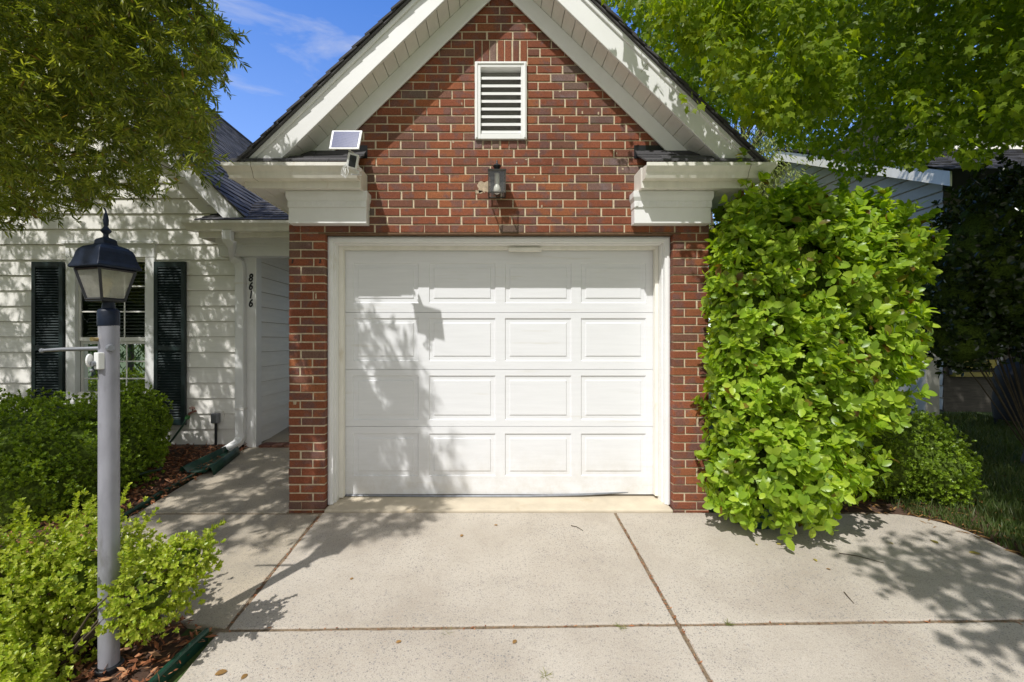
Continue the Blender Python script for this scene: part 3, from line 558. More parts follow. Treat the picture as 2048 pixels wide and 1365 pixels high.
# sectional door
door = bpy.data.objects.new('garage_door', None); COL.objects.link(door); door.parent = garage; door.location = (0, DY-WY, 0)
zs = [0.045, 0.632, 1.124, 1.616, 2.185]; pr = [(867, 952), (751, 840), (636, 722), (526, 606)]; pc = [(706, 837), (858, 991), (1010, 1143), (1162, 1292)]
cols = [((a-CX)*DY/F, (b_-CX)*DY/F) for a, b_ in pc]
for i in range(4):
    mb = MB(); z0, z1 = zs[i]+.0015, zs[i+1]-.0015; pz0, pz1 = ZC-(pr[i][1]-CY)*DY/F, ZC-(pr[i][0]-CY)*DY/F
    x0, x1 = -1.31, 1.385; y = DY
    xs_ = [x0]+[v for c_ in cols for v in c_]+[x1]
    mb.add([(x0, y, z0), (x1, y, z0), (x1, y, pz0), (x0, y, pz0)], [(0, 1, 2, 3)]); mb.add([(x0, y, pz1), (x1, y, pz1), (x1, y, z1), (x0, y, z1)], [(0, 1, 2, 3)])
    for a in range(0, len(xs_), 2): mb.add([(xs_[a], y, pz0), (xs_[a+1], y, pz0), (xs_[a+1], y, pz1), (xs_[a], y, pz1)], [(0, 1, 2, 3)])
    for a, b_ in cols:
        rings = [[(a+s, y+dy, pz0+s), (b_-s, y+dy, pz0+s), (b_-s, y+dy, pz1-s), (a+s, y+dy, pz1-s)] for s, dy in ((0, 0), (0.007, 0.009), (0.040, 0.009), (0.045, 0.0035), (0.049, 0.003))]
        mb.sweep(rings, caps=False); mb.add(rings[-1], [(0, 1, 2, 3)])
    mb.add([(x0, y, z0), (x1, y, z0), (x1, y+.04, z0), (x0, y+.04, z0)], [(0, 1, 2, 3)]); mb.add([(x0, y, z1), (x1, y, z1), (x1, y+.04, z1), (x0, y+.04, z1)], [(0, 1, 2, 3)])
    me = bpy.data.meshes.new('door_section'); me.from_pydata(mb.v, [], mb.f); me.update(); o = bpy.data.objects.new('door_section', me); COL.objects.link(o); me.materials.append(M['door'])
    o.parent = door; o.matrix_parent_inverse = Matrix.Translation((-0.03, -DY, 0))
    import bmesh as _b
    b2 = _b.new(); b2.from_mesh(me); _b.ops.remove_doubles(b2, verts=b2.verts, dist=1e-5); _b.ops.recalc_face_normals(b2, faces=b2.faces); b2.to_mesh(me); b2.free()
o = MB().tube([(-1.31, DY-.004, 0.038), (-0.5, DY-.012, 0.034), (0.3, DY-.016, 0.036), (0.75, DY-.01, 0.045), (1.15, DY+.004, 0.062)], [0.009, .010, .012, .011, .006], 6).build('bottom_seal', M['greymetal']); o.parent = door; o.matrix_parent_inverse = Matrix.Translation((-0.03, -DY, 0))
MB().box(-1.37, 1.44, DY+.05, DY+.07, 0.0, 2.2).build('dark_interior', M['dark'], garage)
# vent in the gable
vent = MB(); fw = 0.046
vent.box(VX0, VX0+fw, WY-.022, WY+.08, VZ0, VZ1); vent.box(VX1-fw, VX1, WY-.022, WY+.08, VZ0, VZ1); vent.box(VX0+fw, VX1-fw, WY-.022, WY+.08, VZ1-fw, VZ1); vent.box(VX0+fw, VX1-fw, WY-.022, WY+.08, VZ0, VZ0+fw*0.9)
for a in (VX0+.008, VX1-.022): vent.box(a, a+.014, WY-.029, WY-.022, VZ0+.008, VZ1-.008)
vent.box(VX0+.022, VX1-.022, WY-.029, WY-.022, VZ1-.022, VZ1-.008)
vo = vent.build('gable_vent', M['white_clean'], garage, bevel=0.003, seg=2)
zz0, zz1 = VZ0+fw*0.9, VZ1-fw; ns = 8; st_ = (zz1-zz0)/8.6
for i in range(ns):
    z = zz0+st_*(i+0.15); y0, y1 = WY-.004, WY+.052
    MB().add([(VX0+fw, y0, z), (VX1-fw, y0, z), (VX1-fw, y0, z+.022), (VX0+fw, y0, z+.022), (VX0+fw, y1, z+.035), (VX1-fw, y1, z+.035), (VX1-fw, y1, z+.05), (VX0+fw, y1, z+.05)], [(0, 1, 2, 3), (3, 2, 6, 7), (0, 4, 5, 1), (4, 7, 6, 5), (0, 3, 7, 4), (1, 5, 6, 2)]).build('vent_slat', M['white_clean'], vo)
MB().box(VX0+.02, VX1-.02, WY+.056, WY+.06, VZ0+.02, VZ1-.02).build('vent_screen', M['screen'], vo)
# rake boards
RY = 3.45
def rake_poly(side, zt, zb, zend):
    xt = (zt-zend)/MH; xb = (zb-zend)/MH
    return [(AX, zt), (AX+side*xt, zend), (AX+side*xb, zend), (AX, zb)]
for side in (-1, 1):
    mb = MB(); mb.prism_y(rake_poly(side, 4.592, 4.369, 2.60), RY, RY+.022)
    mb.prism_y(rake_poly(side, 4.600, 4.553, 2.60), RY-.016, RY); mb.build('rake_board', M['white_clean'], garage, bevel=0.003)
    sf = MB(); nseg = 22; L = (4.369-2.62)/MH
    for i in range(nseg):
        a0, a1 = i/nseg*L, (i+1)/nseg*L-.004
        pts = lambda a, y, dz: (AX+side*a, y, 4.369-a*MH+dz)
        sf.add([pts(a0, RY+.022, .0), pts(a1, RY+.022, .0), pts(a1, WY-.02, .004), pts(a0, WY-.02, .004), pts(a0, RY+.022, .012), pts(a1, RY+.022, .012), pts(a1, WY-.02, .016), pts(a0, WY-.02, .016)],
               [(0, 1, 2, 3), (4, 7, 6, 5), (0, 4, 5, 1), (1, 5, 6, 2), (2, 6, 7, 3), (3, 7, 4, 0)])
    sf.build('rake_soffit', M['white'], garage)
    fb = MB(); fb.prism_y(rake_poly(side, 4.372, 4.205, 2.75), WY-.022, WY-.004); fb.prism_y(rake_poly(side, 4.232, 4.197, 2.75), WY-.030, WY-.022)
    fb.build('rake_frieze', M['white_clean'], garage, bevel=0.002)
    # roof slope: overlapping courses whose ends form the ragged rake line
    rf = MB(); Ls = math.hypot(1.955, 1.955*MH); nc = 20; e = Vector((side*1, 0, -MH)).normalized(); up_ = Vector((side*MH, 0, 1)).normalized()
    for i in range(nc):
        s0, s1 = i*Ls/nc, (i+1)*Ls/nc+0.03; y0 = RY-.045-random.uniform(0, 0.010); 
        c_ = lambda s, h, y: tuple(Vector((AX, y, 4.612))+e*s+up_*h)
        A = [c_(s0, 0.002, y0), c_(s1, 0.016, y0), c_(s1, 0.030, y0), c_(s0, 0.018, y0)]; B = [(x, 9.7, z) for x, y, z in A]
        rf.add(A+B, [(0, 1, 2, 3), (4, 7, 6, 5), (0, 4, 5, 1), (1, 5, 6, 2), (2, 6, 7, 3), (3, 7, 4, 0)])
    for i in range(1): rf.prism_y(rake_poly(side, 4.612, 4.602, 2.705), RY-.038, 9.6)
    rf.build('roof_slope', M['shingle'], garage)
for px_, py_ in ((1488, 318), (1300, 122)):
    mb = MB()
    c_ = Vector(P(px_, py_, RY-.0006)); d_ = Vector((MH, 0, 1)).normalized() if True else None
    a_ = c_-Vector((.62, 0, .78))*.11; b_ = c_+Vector((.62, 0, .78))*.02; t_ = Vector((.0012, 0, -.001))
    mb.add([tuple(a_-t_), tuple(a_+t_), tuple(b_+t_), tuple(b_-t_)], [(0, 1, 2, 3)])
    mb.build('board_joint', M['lap_shade_seam'], garage)
# cornice returns with gutters (left and right)
KP = [(0, 0.0), (0.072, 0.0), (0.080, 0.018), (0.088, 0.042), (0.104, 0.062), (0.116, 0.078), (0.116, 0.104), (0.106, 0.104), (0.106, 0.088), (0.0, 0.104)]
for side, xe, xin_b, xout_b, xc in ((-1, -1.034, -1.018, -1.634, -1.925), (1, 1.127, 1.104, 1.709, 1.985)):
    cr_ = bpy.data.objects.new('cornice_return', None); COL.objects.link(cr_); cr_.parent = garage
    def sub(o): o.parent = cr_; o.matrix_parent_inverse = Matrix.Translation((-0.03, -WY, 0)); return o
    lo = lambda a, b_: (min(a, b_), max(a, b_))
    x0, x1 = lo(xe, xc); FY = 3.50
    mb = MB(); mb.box(x0, x1, FY, FY+.02, 2.547, 2.70)
    a, b_ = lo(xe, xe+side*-0.0+side*0.02); mb.box(a, b_, FY+.02, WY-.001, 2.547, 2.71)                       # end closing board
    a, b_ = lo(xc, xc-side*0.02); mb.box(a, b_, FY+.02, 9.6, 2.547, 2.70); sub(mb.build('fascia', M['cream'], bevel=0.002))
    mb = MB(); k0, k1 = lo(xe+side*.02, xc-side*.02); nn_ = 8; wseg = (k1-k0)/nn_
    for i in range(nn_): mb.box(k0+i*wseg+.001, k0+(i+1)*wseg-.003, FY+.02, WY+.04, 2.553, 2.560)
    a, b_ = lo(xc-side*.02, side*1.66)
    for i in range(30): mb.box(a, b_, WY+.045+i*.195, WY+.235+i*.195, 2.553, 2.560)
    sub(mb.build('soffit', M['white']))
    mb = MB(); a, b_ = lo(xin_b, xout_b)
    mb.box(a, b_, 3.600, WY-.001, 2.302, 2.425); mb.box(a-.004, b_+.004, 3.590, WY-.001, 2.425, 2.476); mb.prism_y  # lower board and moulding
    rings = [[(a-.004, 3.590, 2.476), (b_+.004, 3.590, 2.476), (b_+.004, WY-.001, 2.476), (a-.004, WY-.001, 2.476)], [(a-.014, 3.578, 2.505), (b_+.014, 3.578, 2.505), (b_+.014, WY-.001, 2.505), (a-.014, WY-.001, 2.505)], [(a-.014, 3.574, 2.551), (b_+.014, 3.574, 2.551), (b_+.014, WY-.001, 2.551), (a-.014, WY-.001, 2.551)]]
    mb.sweep(rings); nd = 22; wd_ = (b_-a)/nd
    for i in range(nd):
        if i % 2 == 0: mb.box(a+i*wd_+.004, a+(i+1)*wd_-.002, 3.5855, 3.590, 2.432, 2.472)
    sub(mb.build('frieze_block', M['white_clean'], bevel=0.002))
    # shingled top of the return
    mb = MB(); u0, u1 = lo(xe, side*1.98)
    for i in range(3):
        y0, y1 = 3.405+i*.095, 3.405+i*.095+.11; zf = lambda y: 2.715+(y-3.405)*.60
        xx = u0
        while xx < u1:
            xw = min(u1, xx+random.uniform(0.15, 0.3)); h = .014+random.uniform(0, .004)
            mb.add([(xx, y0, zf(y0)+.004), (xw, y0, zf(y0)+.004), (xw, min(y1, WY-.0325), zf(y1)), (xx, min(y1, WY-.0325), zf(y1)), (xx, y0, zf(y0)+.004+h), (xw, y0, zf(y0)+.004+h), (xw, min(y1, WY-.0325), zf(y1)+.006), (xx, min(y1, WY-.0325), zf(y1)+.006)], [(0, 3, 2, 1), (4, 5, 6, 7), (0, 1, 5, 4), (1, 2, 6, 5), (2, 3, 7, 6), (3, 0, 4, 7)])
            xx = xw+.003
    sub(mb.build('return_roof', M['shingle']))
    mb = MB(); a, b_ = lo(xe, xe+side*.24); mb.box(a, b_, WY-.006, WY-.001, 2.85, 2.955); sub(mb.build('flashing', M['black']))
    # gutter: front run, mitred corner, side run
    GZ = 2.598
    rings = [[(xe+side*.004, FY-d_, GZ+z_) for d_, z_ in KP], [(xc+side*d_, FY-d_, GZ+z_) for d_, z_ in KP], [(xc+side*d_, 9.6, GZ+z_) for d_, z_ in KP]]
    mb = MB(); mb.sweep(rings, caps=False); mb.add(rings[0], [tuple(range(len(KP)))])
    g_ = mb.build('gutter', M['cream'], garage)
    mb = MB()
    for xs2 in (xc+side*0.045,):
        rg = [[(xs2-.004, FY-d_*1.03-.001, GZ+z_-.001) for d_, z_ in KP[:7]], [(xs2+.004, FY-d_*1.03-.001, GZ+z_-.001) for d_, z_ in KP[:7]]]; 
    g2 = P(502 if side < 0 else 1501, 345, 3.39)[0]
    rg = [[(g2+dx, FY-d_-.0015, GZ+z_-.0015) for d_, z_ in KP[:7]] for dx in (-.002, .002)]; mb.sweep(rg, closed=False, caps=False); mb.build('gutter_seam', M['foundation'], g_)

# ================================================================== HOUSE ON THE LEFT
HY = 5.30; HZ0 = 0.170; EX = 0.1788
house = thing('house', (-5.5, HY, 0.14), 'white lap sided house front with green shutters left of the garage', 'house')
CXR = -2.86                                              # right edge of the siding
rk = lambda z: min(CXR, -2.747-(z-2.716)+0.02) if z > 2.7 else CXR
hole = (-4.855, -4.05, 0.78, 2.29)
sd_ = MB()
def lap(mb, put, s0, s1t, s1b, z0, z1, zb, e):
    off = lambda z: 0.021-(z-zb)/e*0.017
    mb.add([put(s0, z0, off(z0)), put(s1b, z0, off(z0)), put(s1t, z1, off(z1)), put(s0, z1, off(z1))], [(0, 1, 2, 3)])
    if abs(z1-zb-e) < 1e-6: mb.add([put(s0, z1-.005, off(z1-.005)+.0012), put(s1t, z1-.005, off(z1-.005)+.0012), put(s1t, z1, off(z1)+.0012), put(s0, z1, off(z1)+.0012)], [(0, 1, 2, 3)], 1)  # thin dark strip paints the shadow below the next lap
    if abs(z0-zb) < 1e-6: mb.add([put(s0, z0, 0.0), put(s1b, z0, 0.0), put(s1b, z0, off(z0)), put(s0, z0, off(z0))], [(0, 1, 2, 3)])
front = lambda s, z, o_: (s, HY-o_, z)
k = 0
while HZ0+k*EX < 7.0:
    zb = HZ0+k*EX; zt = zb+EX; k += 1
    cuts = sorted({zb, zt, *[h for h in hole[2:] if zb < h < zt]})
    for a, b_ in zip(cuts[:-1], cuts[1:]):
        r1b, r1t = rk(a), rk(b_); l1 = -7.2+(-7.2-rk(b_)) if a > 2.7 else -11.6; l1 = max(l1, -11.6)
        if r1t < -7.1: continue
        if hole[2] <= a < hole[3] and b_ <= hole[3]+1e-6:
            lap(sd_, front, l1, hole[0], hole[0], a, b_, zb, EX); lap(sd_, front, hole[1], r1t, r1b, a, b_, zb, EX)
        else: lap(sd_, front, l1, r1t, r1b, a, b_, zb, EX)
sd_.build('siding_wall', [M['siding'], M['lap_shade_seam']], house)
sw = MB(); SX = -2.80; sidep = lambda s, z, o_: (SX+o_, s, z)
for i in range(14): lap(sw, sidep, HY+.06, 7.4, 7.4, HZ0+i*EX, HZ0+(i+1)*EX, HZ0+i*EX, EX)
sw.build('porch_wall', [M['siding'], M['lap_shade_seam']], house)
MB().box(-2.78, -1.68, 5.28, 7.4, 2.50, 2.52).build('porch_ceiling', M['white'], house)
mb = MB(); mb.box(-2.905, -2.785, HY-.035, HY+.02, 0.13, 2.45); mb.box(-2.80, -2.765, HY-.03, HY+.09, 0.13, 2.45); mb.build('corner_board', M['white_clean'], house, bevel=0.003)
MB().box(-11.6, -2.8, HY+.03, HY+.2, -0.1, HZ0+.02).build('foundation', M['foundation'], house)
MB().box(P(457, 0, HY+.02)[0], P(490, 0, HY)[0], HY+.02, HY+.03, 0.06, 0.155).build('foundation_vent', M['dark'], house)
mb = MB()
for i in range(7): 
    x = -2.73+i*.145; mb.box(x, x+.135, 5.25, 5.42, gz(5.3)-.02, gz(5.3)+.022)
mb.build('brick_step', M['brick'], house, bevel=0.003)
# porch beam, soffit and gutter
mb = MB(); mb.box(-3.13, -1.68, 5.15, 5.28, 2.335, 2.440); mb.box(-3.135, -1.68, 5.14, 5.28, 2.440, 2.475); mb.box(-3.15, -1.68, 5.125, 5.28, 2.475, 2.545)
for i in range(16): mb.box(-2.66+i*.056, -2.64+i*.056, 5.135, 5.14, 2.446, 2.470)
mb.build('porch_beam', M['white_clean'], house, bevel=0.002)
mb = MB(); mb.box(-3.24, -1.68, 4.97, 4.99, 2.50, 2.68); mb.box(-3.24, -3.22, 4.99, 5.29, 2.50, 2.66); mb.box(-3.22, -1.68, 4.99, 5.14, 2.546, 2.553); mb.build('porch_fascia', M['cream'], house, bevel=0.002)
prof = [(d_, z_) for d_, z_ in KP]
rings = [[(-3.26-.75*d_, 4.97-d_, 2.555+z_) for d_, z_ in prof], [(-1.68, 4.97-d_, 2.555+z_) for d_, z_ in prof]]
mb = MB(); mb.sweep(rings, caps=False); mb.add(rings[0], [tuple(range(len(KP)))]); mb.build('porch_gutter', M['cream'], house)
# downspout with elbows
DX = (481-CX)*5.22/F
def rect_ring(c, dirv, w_=0.052, dp=0.036):
    dirv = Vector(dirv).normalized(); a = dirv.cross(Vector((0, 1, 0))).normalized(); b2 = a.cross(dirv).normalized()
    c = Vector(c); return [tuple(c+a*sx*w_+b2*sy*dp) for sx, sy in ((-1, -1), (1, -1), (1, 1), (-1, 1))]
x2 = P(457, 0, 4.92)[0]
path = [((x2, 4.91, 2.56), (0, 0, -1)), ((x2, 4.91, 2.46), (0, 0, -1)), ((x2+.03, 4.94, 2.415), (.5, .4, -.8)), ((DX-.06, 5.17, 2.315), (.8, .6, -.6)), ((DX-.012, 5.215, 2.27), (.4, .2, -.9)), ((DX, 5.225, 2.2), (0, 0, -1)), ((DX, 5.225, 0.34), (0, 0, -1)), ((DX, 5.222, 0.27), (0, -.15, -1)), ((DX-.01, 5.19, 0.215), (-.15, -.5, -.8)), ((DX-.04, 5.11, 0.175), (-.3, -.8, -.5)), ((DX-.065, 5.04, 0.15), (-.3, -.8, -.4))]
rings = []
for c_, dv in path:
    dv = Vector(dv).normalized(); a = Vector((1, 0, 0))-dv*dv.x; a.normalize(); b2 = dv.cross(a).normalized()
    rings.append([tuple(Vector(c_)+a*sx*.05+b2*sy*.036) for sx, sy in ((-1, -1), (1, -1), (1, 1), (-1, 1))])
ds = MB(); ds.sweep(rings, caps=False); dso = ds.build('downspout', M['white_clean'], house, bevel=0.006)
for z_ in (2.02, 0.58): MB().box(DX-.056, DX+.056, 5.184, 5.28, z_, z_+.022).build('strap', M['white'], dso)
mb = MB(); c_ = Vector((DX-.0655, 5.038, 0.1495)); dv = Vector((-.3, -.8, -.4)).normalized(); a = (Vector((1, 0, 0))-dv*dv.x).normalized(); b2 = dv.cross(a)
mb.add([tuple(c_+a*sx*.045+b2*sy*.031-dv*.004) for sx, sy in ((-1, -1), (1, -1), (1, 1), (-1, 1))], [(0, 1, 2, 3)]); mb.build('outlet_mouth', M['dark'], dso)
# gable rake on the left roof and the roof planes
gl_z = lambda x: 2.716+1.0*(-2.747-x)
mb = MB(); GY = 5.0
RX = -7.2; RT = gl_z(RX)
mb.prism_y([(-2.747, gl_z(-2.747)), (RX, RT), (RX, RT-.235), (-2.985, gl_z(-2.985)-.235+.24)], GY, GY+.022) if False else mb.prism_y([(-2.747, 2.716), (RX, RT), (RX, RT-.235), (-2.982, 2.716)], GY, GY+.022)
mb.prism_y([(RX, RT), (-11.65, 2.716), (-11.41, 2.716), (RX, RT-.235)], GY, GY+.022)
mb.build('rake_board', M['white_clean'], house, bevel=0.003)
mb = MB(); mb.prism_y([(-2.95, gl_z(-2.95)-.20), (RX, RT-.20), (RX, RT-.215), (-2.95, gl_z(-2.95)-.215)], GY+.022, HY); mb.prism_y([(-3.2, gl_z(-3.2)-.23), (RX, RT-.23), (RX, RT-.38), (-3.35, gl_z(-3.35)-.38)], HY-.045, HY-.026); mb.build('rake_soffit', M['white'], house)
def courses(mb, A, Bv, D, n, lift=0.012, tabs=None):
    """shingle courses on the parallelogram A + s*Bv (along the course) + t*D (up the slope)"""
    A, Bv, D = Vector(A), Vector(Bv), Vector(D); nr = Bv.cross(D).normalized()
    if nr.z < 0: nr = -nr
    L = Bv.length
    for i in range(n):
        s = 0.0
        while s < 1:
            s2 = min(1, s+random.uniform(0.14, 0.34)/L); t0, t1 = i/n, min(1, (i+1.25)/n); h = lift*random.uniform(0.75, 1.3); g_ = .0022/L
            b0 = [A+Bv*s+D*t0, A+Bv*(s2-g_)+D*t0, A+Bv*(s2-g_)+D*t1, A+Bv*s+D*t1]
            t_ = [b0[0]+nr*h, b0[1]+nr*h, b0[2]+nr*.002, b0[3]+nr*.002]
            mb.add([tuple(q) for q in b0+t_], [(0, 3, 2, 1), (4, 5, 6, 7), (0, 1, 5, 4), (1, 2, 6, 5), (2, 3, 7, 6), (3, 0, 4, 7)]); s = s2
mb = MB()
courses(mb, (-2.63, 4.965, gl_z(-2.63)+.02), (0, 11.5, 0), (-4.57, 0, 4.57), 44, .013)
mb.prism_y([(-2.63, gl_z(-2.63)+.016), (RX, RT+.016), (-11.9, 2.48), (RX, RT-.03)], 4.97, 16.4)
mb.tube([(RX, 4.97, RT+.03), (RX, 16.45, RT+.03)], 0.05, 6)
mb.build('gable_roof', M['shingle'], house)
mb = MB(); courses(mb, (-3.22, 4.87, 2.665), (1.6, 0, 0), (0, 1.9, .855), 14); mb.add([(-3.2, 4.88, 2.655), (-1.68, 4.88, 2.655), (-1.68, 6.7, 3.474), (-3.2, 6.7, 3.474)], [(0, 1, 2, 3)]); mb.build('porch_roof', M['shingle'], house)
# window
win = bpy.data.objects.new('window', None); COL.objects.link(win); win.parent = house; wl = Matrix.Translation((5.5, -HY, -0.14))
def wsub(o): o.parent = win; o.matrix_parent_inverse = wl; return o
wx0, wx1, wz0, wz1 = -4.855, -4.05, 0.78, 2.29
mb = MB(); mb.box(wx0-.11, wx0, HY-.04, HY+.03, wz0-.1, wz1+.05); mb.box(wx1, wx1+.11, HY-.04, HY+.03, wz0-.1, wz1+.05); mb.box(wx0-.11, wx1+.11, HY-.045, HY+.03, wz1+.05, wz1+.20); mb.box(wx0-.13, wx1+.13, HY-.075, HY+.02, wz1+.20, wz1+.235); mb.box(wx0-.11, wx1+.11, HY-.07, HY+.03, wz0-.14, wz0-.1)
wsub(mb.build('window_casing', M['white_clean'], bevel=0.004))
zm = P(0, 682, HY)[2]
for z0, z1, yy in ((zm, wz1+.05, HY+.0), (wz0-.1, zm-.0, HY+.03)):
    mb = MB(); f_ = .026
    mb.box(wx0, wx0+f_, yy, yy+.03, z0, z1); mb.box(wx1-f_, wx1, yy, yy+.03, z0, z1); mb.box(wx0+f_, wx1-f_, yy, yy+.03, z0, z0+.045); mb.box(wx0+f_, wx1-f_, yy, yy+.03, z1-.035, z1)
    iw = (wx1-wx0-2*f_)
    for q_ in (1/3, 2/3): mb.box(wx0+f_+iw*q_-.008, wx0+f_+iw*q_+.008, yy+.012, yy+.02, z0+.045, z1-.035)
    for q_ in (1/3, 2/3): zq = z0+.045+(z1-z0-.08)*q_; mb.box(wx0+f_, wx1-f_, yy+.011, yy+.021, zq-.008, zq+.008)
    wsub(mb.build('sash', M['white'], bevel=0.002))
    mb = MB(); mb.add([(wx0+f_, yy+.016, z0+.04), (wx1-f_, yy+.016, z0+.04), (wx1-f_, yy+.016, z1-.03), (wx0+f_, yy+.016, z1-.03)], [(0, 1, 2, 3)]); wsub(mb.build('pane', M['glass']))
mb = MB()
for i in range(24):
    z = wz1+.02-i*.040
    if z > zm-.35: mb.add([(wx0+.03, HY+.085, z), (wx1-.03, HY+.085, z), (wx1-.03, HY+.115, z+.012), (wx0+.03, HY+.115, z+.012), (wx0+.03, HY+.085, z-.002), (wx1-.03, HY+.085, z-.002), (wx1-.03, HY+.115, z+.01), (wx0+.03, HY+.115, z+.01)], [(0, 1, 2, 3), (4, 7, 6, 5), (0, 4, 5, 1), (2, 6, 7, 3)])
wsub(mb.build('blind', M['white_plastic']))
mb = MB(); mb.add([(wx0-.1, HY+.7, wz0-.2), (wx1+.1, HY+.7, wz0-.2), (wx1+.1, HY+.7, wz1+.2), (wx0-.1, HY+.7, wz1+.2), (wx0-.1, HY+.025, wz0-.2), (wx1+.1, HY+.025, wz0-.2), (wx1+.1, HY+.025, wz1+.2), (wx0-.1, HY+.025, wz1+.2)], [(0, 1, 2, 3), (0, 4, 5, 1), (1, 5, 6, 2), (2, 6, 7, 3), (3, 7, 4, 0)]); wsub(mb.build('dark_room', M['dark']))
for a, b_ in ((-5.345, -4.985), (-3.935, -3.575)):
    mb = MB(); z0, z1 = 0.40, 2.285; y0, y1 = HY-.058, HY-.022; s_ = .045
    mb.box(a, a+s_, y0, y1, z0, z1); mb.box(b_-s_, b_, y0, y1, z0, z1)
    for u, v in ((z0, z0+.07), (z1-.06, z1), (1.26, 1.31)): mb.box(a+s_, b_-s_, y0, y1, u, v)
    z = z0+.075
    while z < z1-.07:
        if not 1.235 < z < 1.305:
            mb.add([(a+s_, y0+.004, z), (b_-s_, y0+.004, z), (b_-s_, y1-.004, z+.026), (a+s_, y1-.004, z+.026), (a+s_, y0+.004, z+.006), (b_-s_, y0+.004, z+.006), (b_-s_, y1-.004, z+.032), (a+s_, y1-.004, z+.032)], [(0, 1, 5, 4), (4, 5, 6, 7), (0, 3, 2, 1), (3, 7, 6, 2)])
        z += .031
    mb.box(a+s_, b_-s_, y1-.003, y1, z0+.07, z1-.06)
    mb.build('shutter', M['shutter'], house, bevel=0.002)

# ================================================================== SMALL THINGS ON THE WALLS
# house number
hn = thing('house_number', P(501, 582, HY-.036), 'black house number 8616 running down the white corner board', 'house number')
for ch, py in (('8', 556), ('6', 573), ('1', 590), ('6', 607)):
    cu = bpy.data.curves.new('digit', 'FONT'); cu.body = ch; cu.size = 0.125; cu.align_x = 'CENTER'; cu.align_y = 'CENTER'; cu.extrude = 0.003; cu.shear = 0.18; cu.offset = 0.0035
    tmp = bpy.data.objects.new('digit', cu); COL.objects.link(tmp); dg = bpy.context.evaluated_depsgraph_get(); dg.update()
    me = bpy.data.meshes.new_from_object(tmp.evaluated_get(dg)); bpy.data.objects.remove(tmp); me.name = 'digit'
    c_ = P(501, py, HY-.0385); me.transform(Matrix.Translation(c_) @ Matrix.Rotation(math.pi/2, 4, 'X') @ Matrix.Diagonal((0.78, 1, 1, 1)))
    me.materials.clear(); link('digit', me, M['number'], hn)
# wall lantern
lc = P(994, 368, 3.585); lx, ly, lz = lc
wlz = thing('wall_lantern', (lx, WY, lz), 'small square wall lantern with a white bulb on the brick above the door', 'lantern')
zt, zb = P(0, 345.5, 3.585)[2], P(0, 391, 3.585)[2]; hs_ = 0.064
MB().box(lx-.055, lx+.055, WY-.018, WY-.002, lz-.03, lz+.12).build('backplate', M['black'], wlz, bevel=0.004)
mb = MB(); mb.tube([(lx, WY-.015, zt+.05), (lx, ly+.03, zt+.075), (lx, ly, zt+.06)], .009, 8); mb.build('arm', M['black'], wlz)
mb = MB()
for sx in (-1, 1):
    for sy in (-1, 1): mb.box(lx+sx*hs_-.004, lx+sx*hs_+.004, ly+sy*hs_-.004, ly+sy*hs_+.004, zb, zt)
for z in (zb, zt-.008):
    mb.box(lx-hs_-.004, lx+hs_+.004, ly-hs_-.006, ly-hs_+.004, z, z+.009); mb.box(lx-hs_-.004, lx+hs_+.004, ly+hs_-.004, ly+hs_+.006, z, z+.009); mb.box(lx-hs_-.006, lx-hs_+.003, ly-hs_, ly+hs_, z, z+.009); mb.box(lx+hs_-.003, lx+hs_+.006, ly-hs_, ly+hs_, z, z+.009)
mb.build('cage', simple('weathered_bronze', (0.05, 0.045, 0.035), 0.5, 0.3, 30, metal=0.4, bmp=0.1), wlz)
for v in ([(lx-hs_, ly-hs_), (lx+hs_, ly-hs_)], [(lx-hs_, ly-hs_), (lx-hs_, ly+hs_)], [(lx+hs_, ly-hs_), (lx+hs_, ly+hs_)], [(lx-hs_, ly+hs_), (lx+hs_, ly+hs_)]):
    (a, b_), (c_, d_) = v; MB().add([(a, b_, zb+.004), (c_, d_, zb+.004), (c_, d_, zt), (a, b_, zt)], [(0, 1, 2, 3)]).build('glass_pane', M['lampglass'], wlz)
mb = MB(); mb.square_loft((lx, ly, zt), [(.070, 0), (.072, .004), (.045, .016), (.020, .024)], 0); mb.build('cap', M['black'], wlz)
mb = MB(); mb.lathe((lx, ly, zt+.022), [(.018, 0), (.020, .012), (.030, .022), (.033, .03), (.026, .04), (.012, .046), (.006, .056), (.007, .07), (.003, .078)], 16); mb.build('finial', M['black'], wlz, smooth=True)
mb = MB(); mb.lathe((lx, ly, zt), [(.019, -.005), (.019, -.085)], 14); mb.build('socket', M['white_plastic'], wlz, smooth=True)
mb = MB(); mb.lathe((lx, ly, zb+.085), [(.015, .015), (.018, 0), (.027, -.025), (.030, -.045), (.024, -.065), (.008, -.076)], 16); mb.build('bulb', M['white_plastic'], wlz, smooth=True)
# solar panel and camera on the left return
SP = 3.19
sp = thing('solar_panel', P(690, 300, SP), 'small white framed solar panel above the left cornice end', 'solar panel')
c4 = [Vector(P(x, y, Y_)) for x, y, Y_ in ((664, 260.5, SP+.03), (724.5, 260.5, SP-.0), (717.5, 297.5, SP-.06), (657.5, 297.5, SP-.03))]
ctr = sum(c4, Vector())/4; nr = (c4[1]-c4[0]).cross(c4[3]-c4[0]).normalized(); nr = nr if nr.y < 0 else -nr
def quadplate(pts, th, name, mt, par):
    b_ = [p_-nr*th for p_ in pts]; return MB().add([tuple(p_) for p_ in pts+b_], [(0, 1, 2, 3), (7, 6, 5, 4), (0, 4, 5, 1), (1, 5, 6, 2), (2, 6, 7, 3), (3, 7, 4, 0)]).build(name, mt, par, bevel=.003)
quadplate(c4, .012, 'panel_frame', M['white_plastic'], sp)
inn = [ctr+(p_-ctr)*.0+Vector(((p_-ctr)*s_)) for p_, s_ in zip(c4, [.86]*4)]; quadplate([p_+nr*.0022 for p_ in inn], .002, 'solar_cells', M['solar'], sp)
